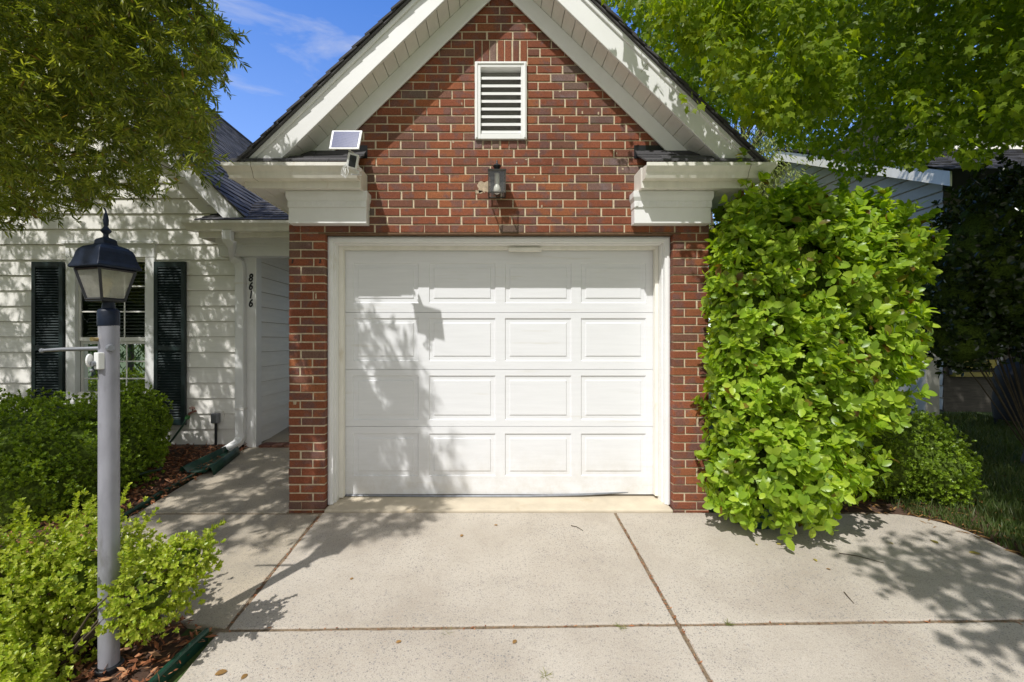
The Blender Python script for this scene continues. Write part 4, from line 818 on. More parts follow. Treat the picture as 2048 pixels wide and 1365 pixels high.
mb = MB(); mb.tube([tuple(ctr-nr*.012), tuple(ctr-nr*.03+Vector((.02, 0, -.06))), P(706, 306, SP+.05), P(716, 334, SP+.12), P(722, 340, 3.40)], .010, 8); mb.build('bracket', M['white_plastic'], sp)
cm = thing('security_camera', P(705, 322, SP), 'white boxy security camera with a dark lens face below the solar panel', 'camera')
cc = Vector(P(705.5, 322.5, SP+.03)); Rm = Matrix.Translation(cc) @ Matrix.Rotation(math.radians(14), 4, 'Z') @ Matrix.Rotation(math.radians(14), 4, 'X') @ Matrix.Rotation(math.radians(10), 4, 'Y')
MB().box(-.038, .038, -.03, .05, -.052, .052, M4=Rm).build('body', M['white_plastic'], cm, bevel=.008, seg=2)
MB().box(-.022, .024, -.034, -.030, -.042, .036, M4=Rm).build('face', M['black'], cm, bevel=.002)
mb = MB(); mb.tube([tuple(Rm @ Vector((.002, -.033, .012))), tuple(Rm @ Vector((.002, -.040, .012)))], .013, 14); mb.build('lens', M['number'], cm)
mb = MB(); mb.tube([tuple(Rm @ Vector((.01, .03, -.04))), P(716, 345, SP+.08), P(722, 348, 3.40)], .012, 8); mb.tube([P(702, 349, 3.376), P(724, 350, 3.376)], .005, 6); mb.build('mount', M['white_plastic'], cm)
mb = MB()
for dx, dy in ((0, 0), (5, 3), (-3, -2)):
    mb.tube([P(694+dx, 330+dy, SP-.01), P(687+dx, 338, SP), P(685+dx, 350+dy, SP+.01), P(688+dx*.5, 354+dy, SP), P(692+dx, 345, SP-.01), P(690+dx, 334, SP), P(695+dx, 328, SP+.01)], .0028, 6)
mb.build('cable', M['white_plastic'], cm, smooth=True)
# hooks on the pier
for px, lab in ((586.5, 'black screw hook on the left brick pier, the one at its outer edge'), (641.5, 'black screw hook on the left brick pier, the one beside the door frame')):
    x, y, z = P(px, 523, WY); mb = MB()
    mb.tube([(x, y, z+.012), (x, y-.016, z+.012), (x+.004, y-.026, z+.004), (x+.006, y-.026, z-.010), (x, y-.020, z-.016), (x-.006, y-.014, z-.010)], .004, 8); mb.lathe((x, y-.001, z), [(0.001, 0)], 3) if False else None
    tag(mb.build('hook', M['black'], smooth=True), lab, 'hook', 'screw hooks on the left brick pier')
# outlet box, spigot, hose
ox, oy, oz = P(439, 834, HY)
ob = thing('outlet_box', (ox, HY, oz), 'grey weatherproof outlet box with conduit on the white siding', 'outlet box')
MB().box(ox-.045, ox+.065, HY-.03, HY-.005, oz-.055, oz+.075).build('mounting_plate', M['white'], ob, bevel=.004)
MB().box(ox-.045, ox+.035, HY-.10, HY-.032, oz-.06, oz+.055).build('cover', M['greymetal'], ob, bevel=.01, seg=2)
mb = MB(); mb.tube([(ox-.005, HY-.06, oz-.055), (ox-.005, HY-.06, 0.25), (ox-.012, HY-.055, 0.1)], .015, 10); mb.build('conduit', M['black'], ob, smooth=True)
fx, fy, fz = P(388, 823, HY-.05)
fc = thing('spigot', (fx, HY, fz), 'rusty brown garden tap on the white siding beside the shutter', 'tap')
mb = MB(); mb.tube([(fx, HY, fz), (fx, HY-.06, fz), (fx-.012, HY-.11, fz-.012), (fx-.016, HY-.115, fz-.04)], [.011, .013, .014, .012], 10); mb.build('body', M['copperbrown'], fc, smooth=True)
mb = MB(); c0 = Vector((fx+.005, HY-.09, fz+.045))
for i in range(8):
    a, b_ = 2*math.pi*i/8, 2*math.pi*(i+1)/8; mb.tube([tuple(c0+Vector((.03*math.cos(a), .0, .012*math.sin(a)+.0))), tuple(c0+Vector((.03*math.cos(b_), .0, .012*math.sin(b_))))], .005, 6)
mb.tube([(fx, HY-.07, fz), tuple(c0)], .006, 6); mb.build('handle', M['copperbrown'], fc)
hz = thing('garden_hose', (fx-.3, 5.0, 0.1), 'green garden hose drooping from the tap into the mulch', 'hose')
mb = MB(); mb.tube([(fx-.016, HY-.115, fz-.035), (fx-.03, HY-.13, fz-.075)], .022, 10); mb.build('connector', simple('bright_green_plastic', (0.035, 0.16, 0.03), 0.4, .1, 9, bmp=0), hz)
pts = [(fx-.03, HY-.13, fz-.07), (fx-.09, 5.13, fz-.2), (fx-.2, 5.02, fz-.38), (fx-.34, 4.9, .22), (fx-.5, 4.8, .15), P(320, 935, 4.5), P(290, 945, 4.2), P(250, 962, 4.05), P(215, 985, 3.9)]
def smoothpath(p, n=6):
    p = [Vector(q) for q in p]; r = []
    for i in range(len(p)-1):
        a, b_, c_, d_ = p[max(0, i-1)], p[i], p[i+1], p[min(len(p)-1, i+2)]
        for k in range(n):
            t = k/n; r.append(0.5*((2*b_)+(c_-a)*t+(2*a-5*b_+4*c_-d_)*t*t+(3*b_-a-3*c_+d_)*t**3))
    return r+[p[-1]]
MB().tube(smoothpath(pts), .011, 8).build('hose_tube', M['hose'], hz, smooth=True)
# green downspout tray
mb = MB(); a = Vector(P(462, 908, 5.0)); b_ = Vector(P(392, 950, 4.42)); b_.z = gz(4.42)+.05; a.z = gz(5.0)+.06
dv = (b_-a).normalized(); sv = dv.cross(Vector((0, 0, 1))).normalized(); uv = sv.cross(dv)
def tray(q, w_): 
    c_ = a.lerp(b_, q); return [tuple(c_+sv*x*w_+uv*h) for x, h in ((-1.12, -.05), (-1.05, .0), (-.95, .03), (-.8, .035), (-.7, .012), (-.55, -.02), (.55, -.02), (.7, .012), (.8, .035), (.95, .03), (1.05, 0), (1.12, -.05))]
mb.sweep([tray(q, w_) for q, w_ in ((0, .085), (.12, .09), (.5, .12), (1.0, .155))], closed=False, caps=False); mb.sweep([tray(-.02, .08), tray(0, .085)])
o = mb.build('downspout_tray', M['green_plastic'], smooth=True); sm_ = o.modifiers.new('solid', 'SOLIDIFY'); sm_.thickness = .006
tag(o, 'green plastic splash tray catching water under the downspout', 'splash tray')
def edging(pts, rad, label, grp='plastic bed edging lengths'):
    mb = MB(); pth = smoothpath(pts, 5); mb.tube([(x, y, z+.012) for x, y, z in pth], rad, 8)
    rings = [[(x-.004, y, z-.05), (x+.004, y, z-.05), (x+.004, y, z+.012), (x-.004, y, z+.012)] for x, y, z in pth]; mb.sweep(rings)
    return tag(mb.build('bed_edging', M['green_plastic'], smooth=True), label, 'garden edging', grp)
gp = lambda px, Y_, dz=.02: ((px-CX)*Y_/F, Y_, gz(Y_)+dz)
edging([(-1.455, 2.30, gz(2.3)+.02), (-1.475, 2.15, gz(2.15)+.025), (-1.50, 1.98, gz(1.98)+.02), (-1.53, 1.7, gz(1.7)+.02)], .014, 'green plastic edging strip at the driveway corner in the foreground')
edging([(-2.90, 4.4, gz(4.4)+.01), (-2.91, 4.0, gz(4.0)+.015), (-2.90, 3.6, gz(3.6)+.01), (-2.92, 3.3, gz(3.3)+.01)], .016, 'dark edging strip between mulch and the shaded walkway')

# ================================================================== LAMP POST
PX, PY = -1.773, 2.09
lp = thing('lamp_post', (PX, PY, gz(PY)-.05), 'grey post lamp with dark blue lantern head in front of the window', 'lamp post')
k435 = F/PY; zp = lambda py: ZC-(py-CY)/k435
mb = MB(); mb.lathe((PX, PY, 0), [(.0402, -.25), (.0402, -.1), (.040, .4), (.0395, .9), (.039, zp(648))], 32); pobj = mb.build('post', M['post'], lp, smooth=True)
mb = MB(); mb.lathe((PX, PY, 0), [(.056, -.2), (.056, -.115), (.049, -.11)], 32); mb.build('base_collar', M['black'], lp, smooth=True)
mb = MB(); mb.lathe((PX-.002, PY, 0), [(.0405, zp(652)), (.0415, zp(650)), (.0415, zp(624)), (.038, zp(620)), (.026, zp(617)), (.023, zp(606)), (.028, zp(601))], 28); mb.build('collar', M['navy'], lp, smooth=True)
yaw = math.radians(-16.2); HS = 0.78
hd = bpy.data.objects.new('lantern_head', None); COL.objects.link(hd); hd.parent = lp
HC = (PX-.014, PY, 0)
def hsub(o): o.parent = hd; o.matrix_parent_inverse = Matrix.Translation(-Vector(lp.location)); return o
zr = zp(537)
mb = MB(); mb.square_loft((HC[0], HC[1], 0), [(.112*HS, zr-.004), (.1215*HS, zr-.002), (.1215*HS, zr+.006), (.112*HS, zr+.022), (.104*HS, zr+.045), (.0985*HS, zr+.068), (.092*HS, zr+.082), (.074*HS, zr+.097), (.045*HS, zr+.107), (.040*HS, zr+.110), (.038*HS, zr+.128), (.032*HS, zr+.134), (.015*HS, zr+.142)], yaw); hsub(mb.build('lantern_roof', M['navy'], bevel=.003, seg=2))
mb = MB(); mb.lathe((HC[0], HC[1], zr+.138), [(.013, 0), (.010, .01), (.010, .02), (.019, .030), (.021, .036), (.012, .046), (.007, .056), (.010, .066), (.011, .085), (.008, .105), (.004, .12), (.003, .125)], 16); mb.tube([(HC[0], HC[1], zr+.26), (HC[0]-.004, HC[1], zr+.272), (HC[0]-.012, HC[1], zr+.282)], [.004, .003, .001], 6); hsub(mb.build('finial', M['navy'], smooth=True))
zt, zb = zp(541), zp(600); at_, ab_ = .098*HS, .062*HS
cor = lambda a, z, i: (HC[0]+a*((-1, 1, 1, -1)[i]*math.cos(yaw)-(-1, -1, 1, 1)[i]*math.sin(yaw)), HC[1]+a*((-1, 1, 1, -1)[i]*math.sin(yaw)+(-1, -1, 1, 1)[i]*math.cos(yaw)), z)
mb = MB()
for i in range(4):
    mb.tube([cor(at_, zt, i), cor(ab_, zb, i)], .0075, 4)
    for a, z, r_ in ((at_, zt, .006), (ab_, zb, .008)): mb.tube([cor(a, z, i), cor(a, z, (i+1) % 4)], r_, 4)
mb.square_loft((HC[0], HC[1], 0), [(.02, zb-.014), (ab_+.004, zb-.008), (ab_+.004, zb-.003)], yaw)
hsub(mb.build('lantern_frame', M['black']))
for i in range(4):
    mb = MB(); j = (i+1) % 4; mb.add([cor(at_-.002, zt, i), cor(at_-.002, zt, j), cor(ab_-.002, zb, j), cor(ab_-.002, zb, i)], [(0, 1, 2, 3)]); hsub(mb.build('glass_pane', M['hazy']))
mb = MB(); mb.lathe((HC[0], HC[1], zb), [(.012, -.005), (.012, .03), (.014, .04), (.022, .06), (.026, .08), (.021, .10), (.008, .11)], 18); hsub(mb.build('bulb', simple('warm_bulb_glass', (0.8, 0.68, 0.45), .3, .03, 9, bmp=0), smooth=True))
zr_ = zp(700); mb = MB(); mb.tube([(P(84, 0, PY-.02)[0], PY-.02, zr_-.002), (PX-.2, PY-.02, zr_+.003), (PX, PY-.02, zr_+.008)], [.007, .009, .010], 12); mb.lathe((P(84, 0, PY-.02)[0]-.0, PY-.02, zr_-.002), [(.001, -.011), (.008, -.008), (.011, 0), (.008, .008), (.001, .011)], 10)
mb.tube([(PX+.028, PY-.026, zr_+.010), (PX+.05, PY-.046, zr_+.010)], [.018, .013], 12); mb.build('ladder_bar', M['greymetal'], lp, smooth=True)
mb = MB(); zq = zp(679); mb.tube([(PX-.024, PY-.026, zq), (PX-.028, PY-.060, zq+.002)], .009, 14); mb.build('photocell', M['brass'], lp)
ol = bpy.data.objects.new('outlet', None); COL.objects.link(ol); ol.parent = lp
def osub(o): o.parent = ol; o.matrix_parent_inverse = Matrix.Translation(-Vector(lp.location)); return o
Ro = Matrix.Translation((PX-.012, PY-.040, zp(721))) @ Matrix.Rotation(math.radians(-25), 4, 'Z')
osub(MB().box(-.018, .020, -.012, .02, -.038, .038, M4=Ro).build('plate', M['white_plastic'], bevel=.004, seg=2))
mb = MB(); Rl = Ro @ Matrix.Translation((-.028, -.026, .002)) @ Matrix.Rotation(math.radians(-62), 4, 'Z'); pts = [tuple(Rl @ Vector((.019*math.cos(q), 0, .030*math.sin(q)))) for q in (2*math.pi*i/18 for i in range(18))]; pb = [tuple(Rl @ Vector((.019*math.cos(q), .010, .030*math.sin(q)))) for q in (2*math.pi*i/18 for i in range(18))]
mb.sweep([pts, pb]); osub(mb.build('flip_cover', M['white_plastic'], bevel=.002))
mb = MB(); mb.tube([tuple(Ro @ Vector((-.006, -.012, -.012))), tuple(Ro @ Vector((-.006, -.024, -.012)))], .012, 12); mb.tube([tuple(Ro @ Vector((-.02, -.02, -.038))), tuple(Ro @ Vector((-.012, -.02, -.046)))], .007, 8); osub(mb.build('socket', M['greymetal']))

# ================================================================== SHRUBS
def shrub(name, label, cat, ells, n, k, size, tpl, mt, spread, up_bias, thick=0.3, corefac=0.72, cut=None, group=None, rough=0.14, base=None, spread_ax=0.5, shoots=None):
    c0 = ells[0][0]; th_ = thing(name, (c0[0], c0[1], gz(c0[1])), label, cat, group)
    p_, nn = blob_points(ells, n, thick, cut, rough)
    ax = nn+np.array([0, 0, up_bias])+R.normal(0, spread_ax, p_.shape)
    if shoots:
        i_ = R.permutation(len(p_))[:shoots[0]]; d_ = unit(nn[i_]*.6+np.array([0, 0, .9])+R.normal(0, .35, (len(i_), 3))); ln = shoots[1]*R.uniform(.35, 1.0, len(i_)); m_ = shoots[2]
        ps = np.concatenate([p_[i_]+d_*(ln*(j_+1)/m_)[:, None] for j_ in range(m_)]); p_ = np.concatenate([p_, ps]); ax = np.concatenate([ax, np.tile(d_, (m_, 1))])
    C, D, Nn, Z = sprigs(p_, ax, k, spread, size)
    fo = leaves('foliage', C, D, Nn, Z, tpl, mt, th_)
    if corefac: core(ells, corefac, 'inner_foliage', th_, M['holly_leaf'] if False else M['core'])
    mb = MB()
    for i in range(26):
        e = ells[i % len(ells)]; tip = Vector(e[0])+Vector((random.uniform(-.7, .7)*e[1][0], random.uniform(-.7, .7)*e[1][1], random.uniform(0, .75)*e[1][2])); s = Vector((c0[0]+random.uniform(-.12, .12), c0[1]+random.uniform(-.1, .1), gz(c0[1]))) if base is None else Vector(base)
        mb.tube([s, s.lerp(tip, .5)+Vector((0, 0, .05)), tip], [.008, .005, .002], 5)
    mb.build('stems', M['twig'], th_)
    return th_
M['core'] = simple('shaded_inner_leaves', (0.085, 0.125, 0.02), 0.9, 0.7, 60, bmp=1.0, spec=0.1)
# large glossy shrub beside the right pier
E = [((2.60, 3.72, 1.70), (0.76, 0.48, 0.80)), ((2.97, 3.72, 2.02), (0.47, 0.42, 0.48)), ((2.28, 3.66, 2.06), (0.50, 0.38, 0.46)), ((2.30, 3.52, 0.90), (0.56, 0.44, 0.78)), ((2.12, 3.42, 0.38), (0.50, 0.40, 0.42)), ((2.25, 3.6, 1.9), (0.56, 0.40, 0.60)), ((2.74, 3.65, 1.22), (0.52, 0.42, 0.60)), ((1.90, 3.44, 1.35), (0.26, 0.22, 1.2))]
cutw = lambda p: ~((p[:, 0] < 1.83) & (p[:, 1] > 3.60)) & (p[:, 2] > 0.06) & (p[:, 0] > 1.60) & ((p[:, 0] < 2.0) | (lump(p, 6.5, 4)+.5*lump(p, 13, 2) > -.42))
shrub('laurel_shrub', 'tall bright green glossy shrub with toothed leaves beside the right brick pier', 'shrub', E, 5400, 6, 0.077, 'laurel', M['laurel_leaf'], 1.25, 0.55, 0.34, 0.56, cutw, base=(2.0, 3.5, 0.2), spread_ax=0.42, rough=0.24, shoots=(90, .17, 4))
pot = MB(); pot.lathe((2.0, 3.52, gz(3.4)), [(.15, 0), (.17, .04), (.195, .12), (.205, .14), (.21, .15), (.21, .17), (.19, .17), (.185, .15), (.02, .14)], 28)
tag(pot.build('planter_pot', M['pot'], smooth=True), 'dark green round planter pot under the tall glossy shrub', 'planter')
E = [((3.55, 4.12, 0.36), (0.60, 0.44, 0.46)), ((3.15, 4.15, 0.32), (0.45, 0.4, 0.42)), ((3.75, 4.0, 0.25), (0.36, 0.35, 0.34))]
shrub('boxwood_shrub', 'rounded green boxwood behind the tall glossy shrub at the lawn edge', 'shrub', E, 4200, 8, 0.024, 'oval', M['hedge_leaf'], 1.0, 0.5, 0.2, 0.80)
# long hedge under the window
E = [((-3.95, 4.05, 0.32), (0.72, 0.72, 0.56)), ((-4.7, 4.0, 0.34), (0.8, 0.75, 0.56)), ((-5.5, 4.0, 0.34), (0.9, 0.78, 0.56)), ((-3.55, 4.0, 0.28), (0.40, 0.6, 0.5)), ((-4.4, 3.7, 0.16), (0.8, 0.55, 0.44)), ((-3.75, 3.65, 0.12), (0.5, 0.42, 0.40))]
shrub('clipped_hedge', 'long dark green clipped hedge under the window behind the lamp post', 'hedge', E, 14000, 8, 0.026, 'oval', M['hedge_leaf'], 1.0, 0.6, 0.2, 0.80, rough=.18, shoots=(260, .06, 3))
E = [((-3.80, 4.74, 0.50), (0.36, 0.32, 0.42)), ((-3.74, 4.68, 0.25), (0.30, 0.3, 0.3))]
shrub('round_shrub', 'small round dark shrub below the right window shutter', 'shrub', E, 2300, 8, 0.026, 'oval', M['hedge_leaf'], 1.0, 0.5, 0.22, 0.82)
# sunny shrub round the lamp post
E = [((-2.02, 2.26, 0.16), (0.26, 0.30, 0.38)), ((-2.42, 2.12, 0.03), (0.46, 0.42, 0.44)), ((-1.62, 2.14, 0.20), (0.18, 0.20, 0.20)), ((-2.02, 1.86, -0.12), (0.20, 0.22, 0.22)), ((-2.2, 1.70, -0.10), (0.48, 0.34, 0.34)), ((-2.85, 2.15, 0.06), (0.45, 0.4, 0.42)), ((-1.45, 2.15, 0.34), (0.12, 0.13, 0.11))]
cutp = lambda p: ~((np.abs(p[:, 0]-PX) < .065) & (p[:, 1] > 2.02) & (p[:, 1] < 2.2))
shrub('sunny_shrub', 'lime green small leaved shrub in sun around the foot of the lamp post', 'shrub', E, 12000, 8, 0.0225, 'oval', M['box_leaf'], 1.05, 0.7, 0.42, 0.42, cutp, rough=0.32, base=(-2.0, 2.05, -.13), spread_ax=0.5, shoots=(300, .15, 6))
# dark holly tree right of the neighbour house corner
E = [((5.35, 4.5, 1.75), (0.95, 0.7, 1.15)), ((5.9, 4.3, 2.1), (0.9, 0.7, 1.1)), ((4.9, 4.6, 2.35), (0.5, 0.5, 0.6)), ((5.6, 4.0, 1.15), (0.5, 0.4, 0.5))]
E = [((4.80, 4.35, 2.15), (0.58, 0.55, 0.88)), ((5.25, 4.2, 2.3), (0.7, 0.6, 0.8)), ((4.62, 4.5, 1.85), (0.42, 0.45, 0.55)), ((5.4, 4.3, 1.75), (0.6, 0.5, 0.7)), ((4.48, 4.4, 1.42), (0.36, 0.35, 0.36))]
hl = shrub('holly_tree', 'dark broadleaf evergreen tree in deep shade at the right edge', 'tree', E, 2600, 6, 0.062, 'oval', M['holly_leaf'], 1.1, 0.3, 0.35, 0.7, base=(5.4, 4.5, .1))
limbs('trunk', ((5.5, 4.6, gz(4.6)), (5.3, 4.5, 1.7)), [((5.0, 4.4, 2.3), .7), ((5.6, 4.3, 2.4), .8)], .07, hl)

# ================================================================== TREES
uv = lambda p: (p[:, 0]-LX/LZ*-1*p[:, 2]*-1, p[:, 1]-LY/LZ*p[:, 2])
def UV(p): return p[:, 0]+0.3818*p[:, 2], p[:, 1]+0.6061*p[:, 2]
SIL_L = [(-3000, -3000), (470, -3000), (468, 0), (456, 30), (468, 62), (452, 88), (432, 100), (438, 140), (405, 170), (396, 235), (410, 285), (424, 325), (425, 352), (405, 338), (372, 318), (350, 335), (318, 365), (308, 400), (276, 388), (232, 368), (190, 398), (142, 418), (62, 436), (-3000, 455)]
SHD_L = [(-.55, 5.2), (-.45, 4.92), (-.2, 4.72), (-.25, 4.0), (-.45, 3.66), (-.74, 3.25), (-.95, 3.05), (-1.25, 3.18), (-1.9, 3.14), (-2.6, 3.4), (-3.4, 3.45), (-4.2, 3.0), (-9.5, 3.0), (-9.5, 9.5), (-2, 9.5), (-.9, 7.0), (-.6, 5.6)]
def ok_left(p):
    px, py = proj(p); u, v = UV(p)
    infr = (p[:, 1] > 0.12) & (px > -30) & (px < 2080) & (py > -30) & (py < 1400)
    sil = inpoly(px+36*lump(p, 7.0, 11)+20*lump(p, 17.0, 3), py+34*lump(p, 7.5, 5)+18*lump(p, 16, 8), SIL_L)
    far = (p[:, 1] > 0.12) & (px > 484) & (py < 0) & (p[:, 0] > -0.2)
    return (~infr | sil) & ~far & inpoly(u, v, SHD_L) & (p[:, 2] > 1.9) & (p[:, 1] < 4.75)
lt = thing('willow_oak_tree', (-4.7, 2.3, gz(2.3)), 'narrow leaved tree spreading over the upper left house front', 'tree')
n = 90000; Zs = R.uniform(2.1, 6.0, n); u = R.uniform(-7.5, -.15, n); v = R.uniform(2.9, 8.5, n)
pA = np.stack([u-.3818*Zs, v-.6061*Zs, Zs], 1); pA = pA[(pA[:, 0] > -7.6)]
pA = pA[ok_left(pA)]; px, py = proj(pA); vis = (pA[:, 1] > .12) & (px > -60) & (px < 520) & (py > -60)
pA = pA[~vis]
def gate(p, thr, a=8.0, b_=17.0):
    u_, v_ = UV(p); q_ = np.stack([u_, v_, u_*0.4], 1); return lump(q_, a, 3)+0.7*lump(q_, b_, 6) > thr
pA = pA[gate(pA, 0.2)]; pA = pA[R.permutation(len(pA))[:6200]]
nB = 60000; Yb = R.uniform(2.25, 4.5, nB); pxb = R.uniform(-60, 520, nB); pyb = R.uniform(-60, 470, nB)
pB = np.stack([(pxb-CX)*Yb/F, Yb, ZC-(pyb-CY)*Yb/F], 1); pB = pB[ok_left(pB)]; pB = pB[(lump(pB, 4.5, 9)+.5*lump(pB, 10, 2) > -0.2) & gate(pB, -0.45)]; pxq, pyq = proj(pB); pB = pB[R.uniform(0, 1, len(pB)) < np.where(pyq > 270, .6, 1)]; pB = pB[R.permutation(len(pB))[:4700]]
print('left crown', len(pA), len(pB))
def twigleaf(p, k, size, droop=-0.15, out=None):
    ax = unit(rdir(len(p))*[1, 1, .5]+np.array([0.35, -0.1, droop])); tl = size*1.9
    C, D, Nn, Z = [], [], [], []
    for i in range(k):
        tt = (i/(k-1)-.3)*tl; rd = rdir(len(p)); d_ = ax*0.75+rd*0.75+[0, 0, -.1]
        C.append(p+ax*tt); D.append(d_); Nn.append(rdir(len(p))*.8+[0, 0, 1.0]); Z.append(size*R.uniform(.65, 1.2, len(p)))
    return [np.concatenate(q) for q in (C, D, Nn, Z)]
a1 = twigleaf(pB, 19, 0.051); leaves('crown', *a1, 'lance', M['willow_leaf'], lt)
a2 = twigleaf(pA, 10, 0.085); o = leaves('crown', *a2, 'lance1', M['willow_leaf'], lt)
tips = [(tuple(q), random.uniform(.75, .95)) for q in pB[pB[:, 1] > 3.2][:8]]+[(tuple(q), random.uniform(.6, 1)) for q in pA[R.permutation(len(pA))[:14]]]
limbs('trunk', ((-4.7, 2.3, gz(2.3)-.05), (-4.4, 2.4, 3.6)), tips, .085, lt)
# maple on the right
SIL_R = [(1205, -4000), (1207, 0), (1250, 42), (1300, 92), (1345, 140), (1322, 185), (1345, 195), (1395, 210), (1440, 228), (1500, 240), (1560, 262), (1610, 296), (1650, 318), (1690, 345), (1735, 352), (1790, 330), (1850, 318), (1895, 300), (1950, 326), (2000, 300), (2048, 270), (5000, 300), (5000, -4000)]
def lit_right(p):
    u, v = UV(p)
    return u, v
def ok_right(p):
    px, py = proj(p); u, v = UV(p)
    infr = (p[:, 1] > 0.12) & (px > -30) & (px < 2080) & (py > -30) & (py < 1400)
    ok = (~infr | inpoly(px, py, SIL_R)) & (p[:, 2] > 2.0)
    ok &= ~((p[:, 1] > 3.3) & (p[:, 2] < 4.75-.97*np.abs(p[:, 0]-AX)) )            # not inside the garage
    prob = np.zeros(len(p)); n1 = lump(p, 2.0, 5)
    prob = np.where(u > 4.6, 1.0, np.where(u > 3.4, 0.75, np.where((u > 2.75), 0.8, 0)))
    band = (v > 3.2) & (v < 5.35)
    prob = np.where(band & (u < 4.3), np.where(u > 3.95, .12, .01), prob)
    prob = np.where((v >= 5.35) & (u > 2.0) & (u <= 3.4), .33, prob)
    prob = np.where((v <= 3.2) & (u > 2.2) & (u <= 3.0), np.where(u > 2.5, .95, .7), prob)
    prob = np.where((v <= 1.8) & (u < 3.0), 0, prob)
    prob = np.where((v > 7.5) & (u > 2.0), 1.0, prob)
    return ok & (R.uniform(0, 1, len(p)) < prob) & (n1+.5*lump(p, 5.5, 2) > -0.3)
mt_ = thing('maple_tree', (6.2, 2.2, gz(2.2)), 'broad maple with lobed leaves overhanging the right side of the garage', 'tree')
nB = 90000; Yb = R.uniform(2.5, 6.4, nB); pxb = R.uniform(1180, 2110, nB); pyb = R.uniform(-60, 365, nB)
pB = np.stack([(pxb-CX)*Yb/F, Yb, ZC-(pyb-CY)*Yb/F], 1); pB = pB[ok_right(pB)]
pxq, pyq = proj(pB); pB = pB[R.uniform(0, 1, len(pB)) < np.where(pyq > 200, .75, 1)]
nearm = pB[:, 1] < 3.4
idx = R.permutation(len(pB))[:4300]; pB = pB[idx]
# extra near sprays over the rake
nE = 4000; Ye = R.uniform(2.6, 3.3, nE); pe = np.stack([(R.uniform(1200, 1700, nE)-CX)*Ye/F, Ye, ZC-(R.uniform(-40, 250, nE)-CY)*Ye/F], 1)
pxe, pye = proj(pe); pe = pe[inpoly(pxe, pye, [(1216, -60), (1228, 10), (1262, 48), (1312, 96), (1355, 140), (1328, 180), (1350, 188), (1440, 228), (1560, 250), (1700, 230), (1700, -60)]) & (lump(pe, 3.3, 8) > 0.0)][:420]
n = 90000; Zs = R.uniform(2.8, 6.5, n); u = R.uniform(2.0, 10, n); v = R.uniform(1.6, 9.5, n)
pA = np.stack([u-.3818*Zs, v-.6061*Zs, Zs], 1); pA = pA[ok_right(pA)]; px, py = proj(pA); vis = (pA[:, 1] > .12) & (px > -60) & (px < 2110) & (py > -60)
pA = pA[~vis & (pA[:, 0] > .9)]; pA = pA[R.permutation(len(pA))[:7200]]
print('right crown', len(pA), len(pB), len(pe))
def mapleleaf(p, k, size):
    C, D, Nn, Z = [], [], [], []
    for i in range(k):
        rd = rdir(len(p)); C.append(p+rd*size*1.1); D.append(rd*[.8, .8, .3]+[0, -.1, -.75]); Nn.append(rdir(len(p))*.9+[0, -.35, .8]); Z.append(size*R.uniform(.6, 1.15, len(p)))
    return [np.concatenate(q) for q in (C, D, Nn, Z)]
leaves('crown', *mapleleaf(np.concatenate([pB, pe]), 11, .052), 'maple', M['maple_leaf'], mt_)
leaves('crown', *mapleleaf(pA, 6, .115), 'maple1', M['maple_leaf'], mt_)
tips = [(tuple(q), random.uniform(.75, 1)) for q in pB[pB[:, 1] > 3.6][:10]]+[(tuple(q), random.uniform(.6, 1)) for q in pA[R.permutation(len(pA))[:10]]]
limbs('trunk', ((6.2, 2.2, gz(2.2)-.05), (5.9, 2.5, 4.2)), tips, .10, mt_)
# trees beyond
def back_tree(name, label, base, h, rad, n, size, mt, k=5, group='trees beyond the garage'):
    x, y = base; g0 = gz(y); th_ = thing(name, (x, y, g0), label, 'tree', group)
    nc = 16; cs = [np.array([x, y, g0+h*.68])+rdir(1)[0]*np.array([rad*.65, rad*.65, h*.26]) for _ in range(nc)]
    p_ = np.concatenate([c_+rdir(n//nc)*(R.uniform(.25, 1, n//nc)**.5)[:, None]*rad*random.uniform(.35, .55) for c_ in cs]); p_ = p_[lump(p_, 1.6, int(x*3)) > -.35]
    C, D, Nn, Z = mapleleaf(p_, k, size); leaves('crown', C, D, Nn, Z, 'lance', mt, th_)
    limbs('trunk', ((x, y, g0), (x, y, g0+h*.62)), [(tuple(c_), random.uniform(.6, 1)) for c_ in cs], .13*h/6, th_)
back_tree('small_tree', 'pale green tree just behind the right garage eave', (5.0, 10.2), 5.8, 1.9, 2600, .13, M['far_leaf'])
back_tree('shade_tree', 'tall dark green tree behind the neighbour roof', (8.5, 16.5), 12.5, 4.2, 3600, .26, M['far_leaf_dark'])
back_tree('background_tree', 'mid green tree rising behind the garage roof on the right', (4.8, 15.5), 11.5, 3.0, 2600, .24, M['far_leaf'])
back_tree('reflected_tree', 'leafy street tree across the road, mirrored in the window', (-17, -10.5), 6.2, 4.6, 1600, .4, M['far_leaf_dark'], group='trees across the road')
back_tree('street_tree', 'leafy street tree across the road, mirrored beside the larger one', (-22.5, -15), 7.5, 5.2, 1600, .45, M['far_leaf_dark'], group='trees across the road')

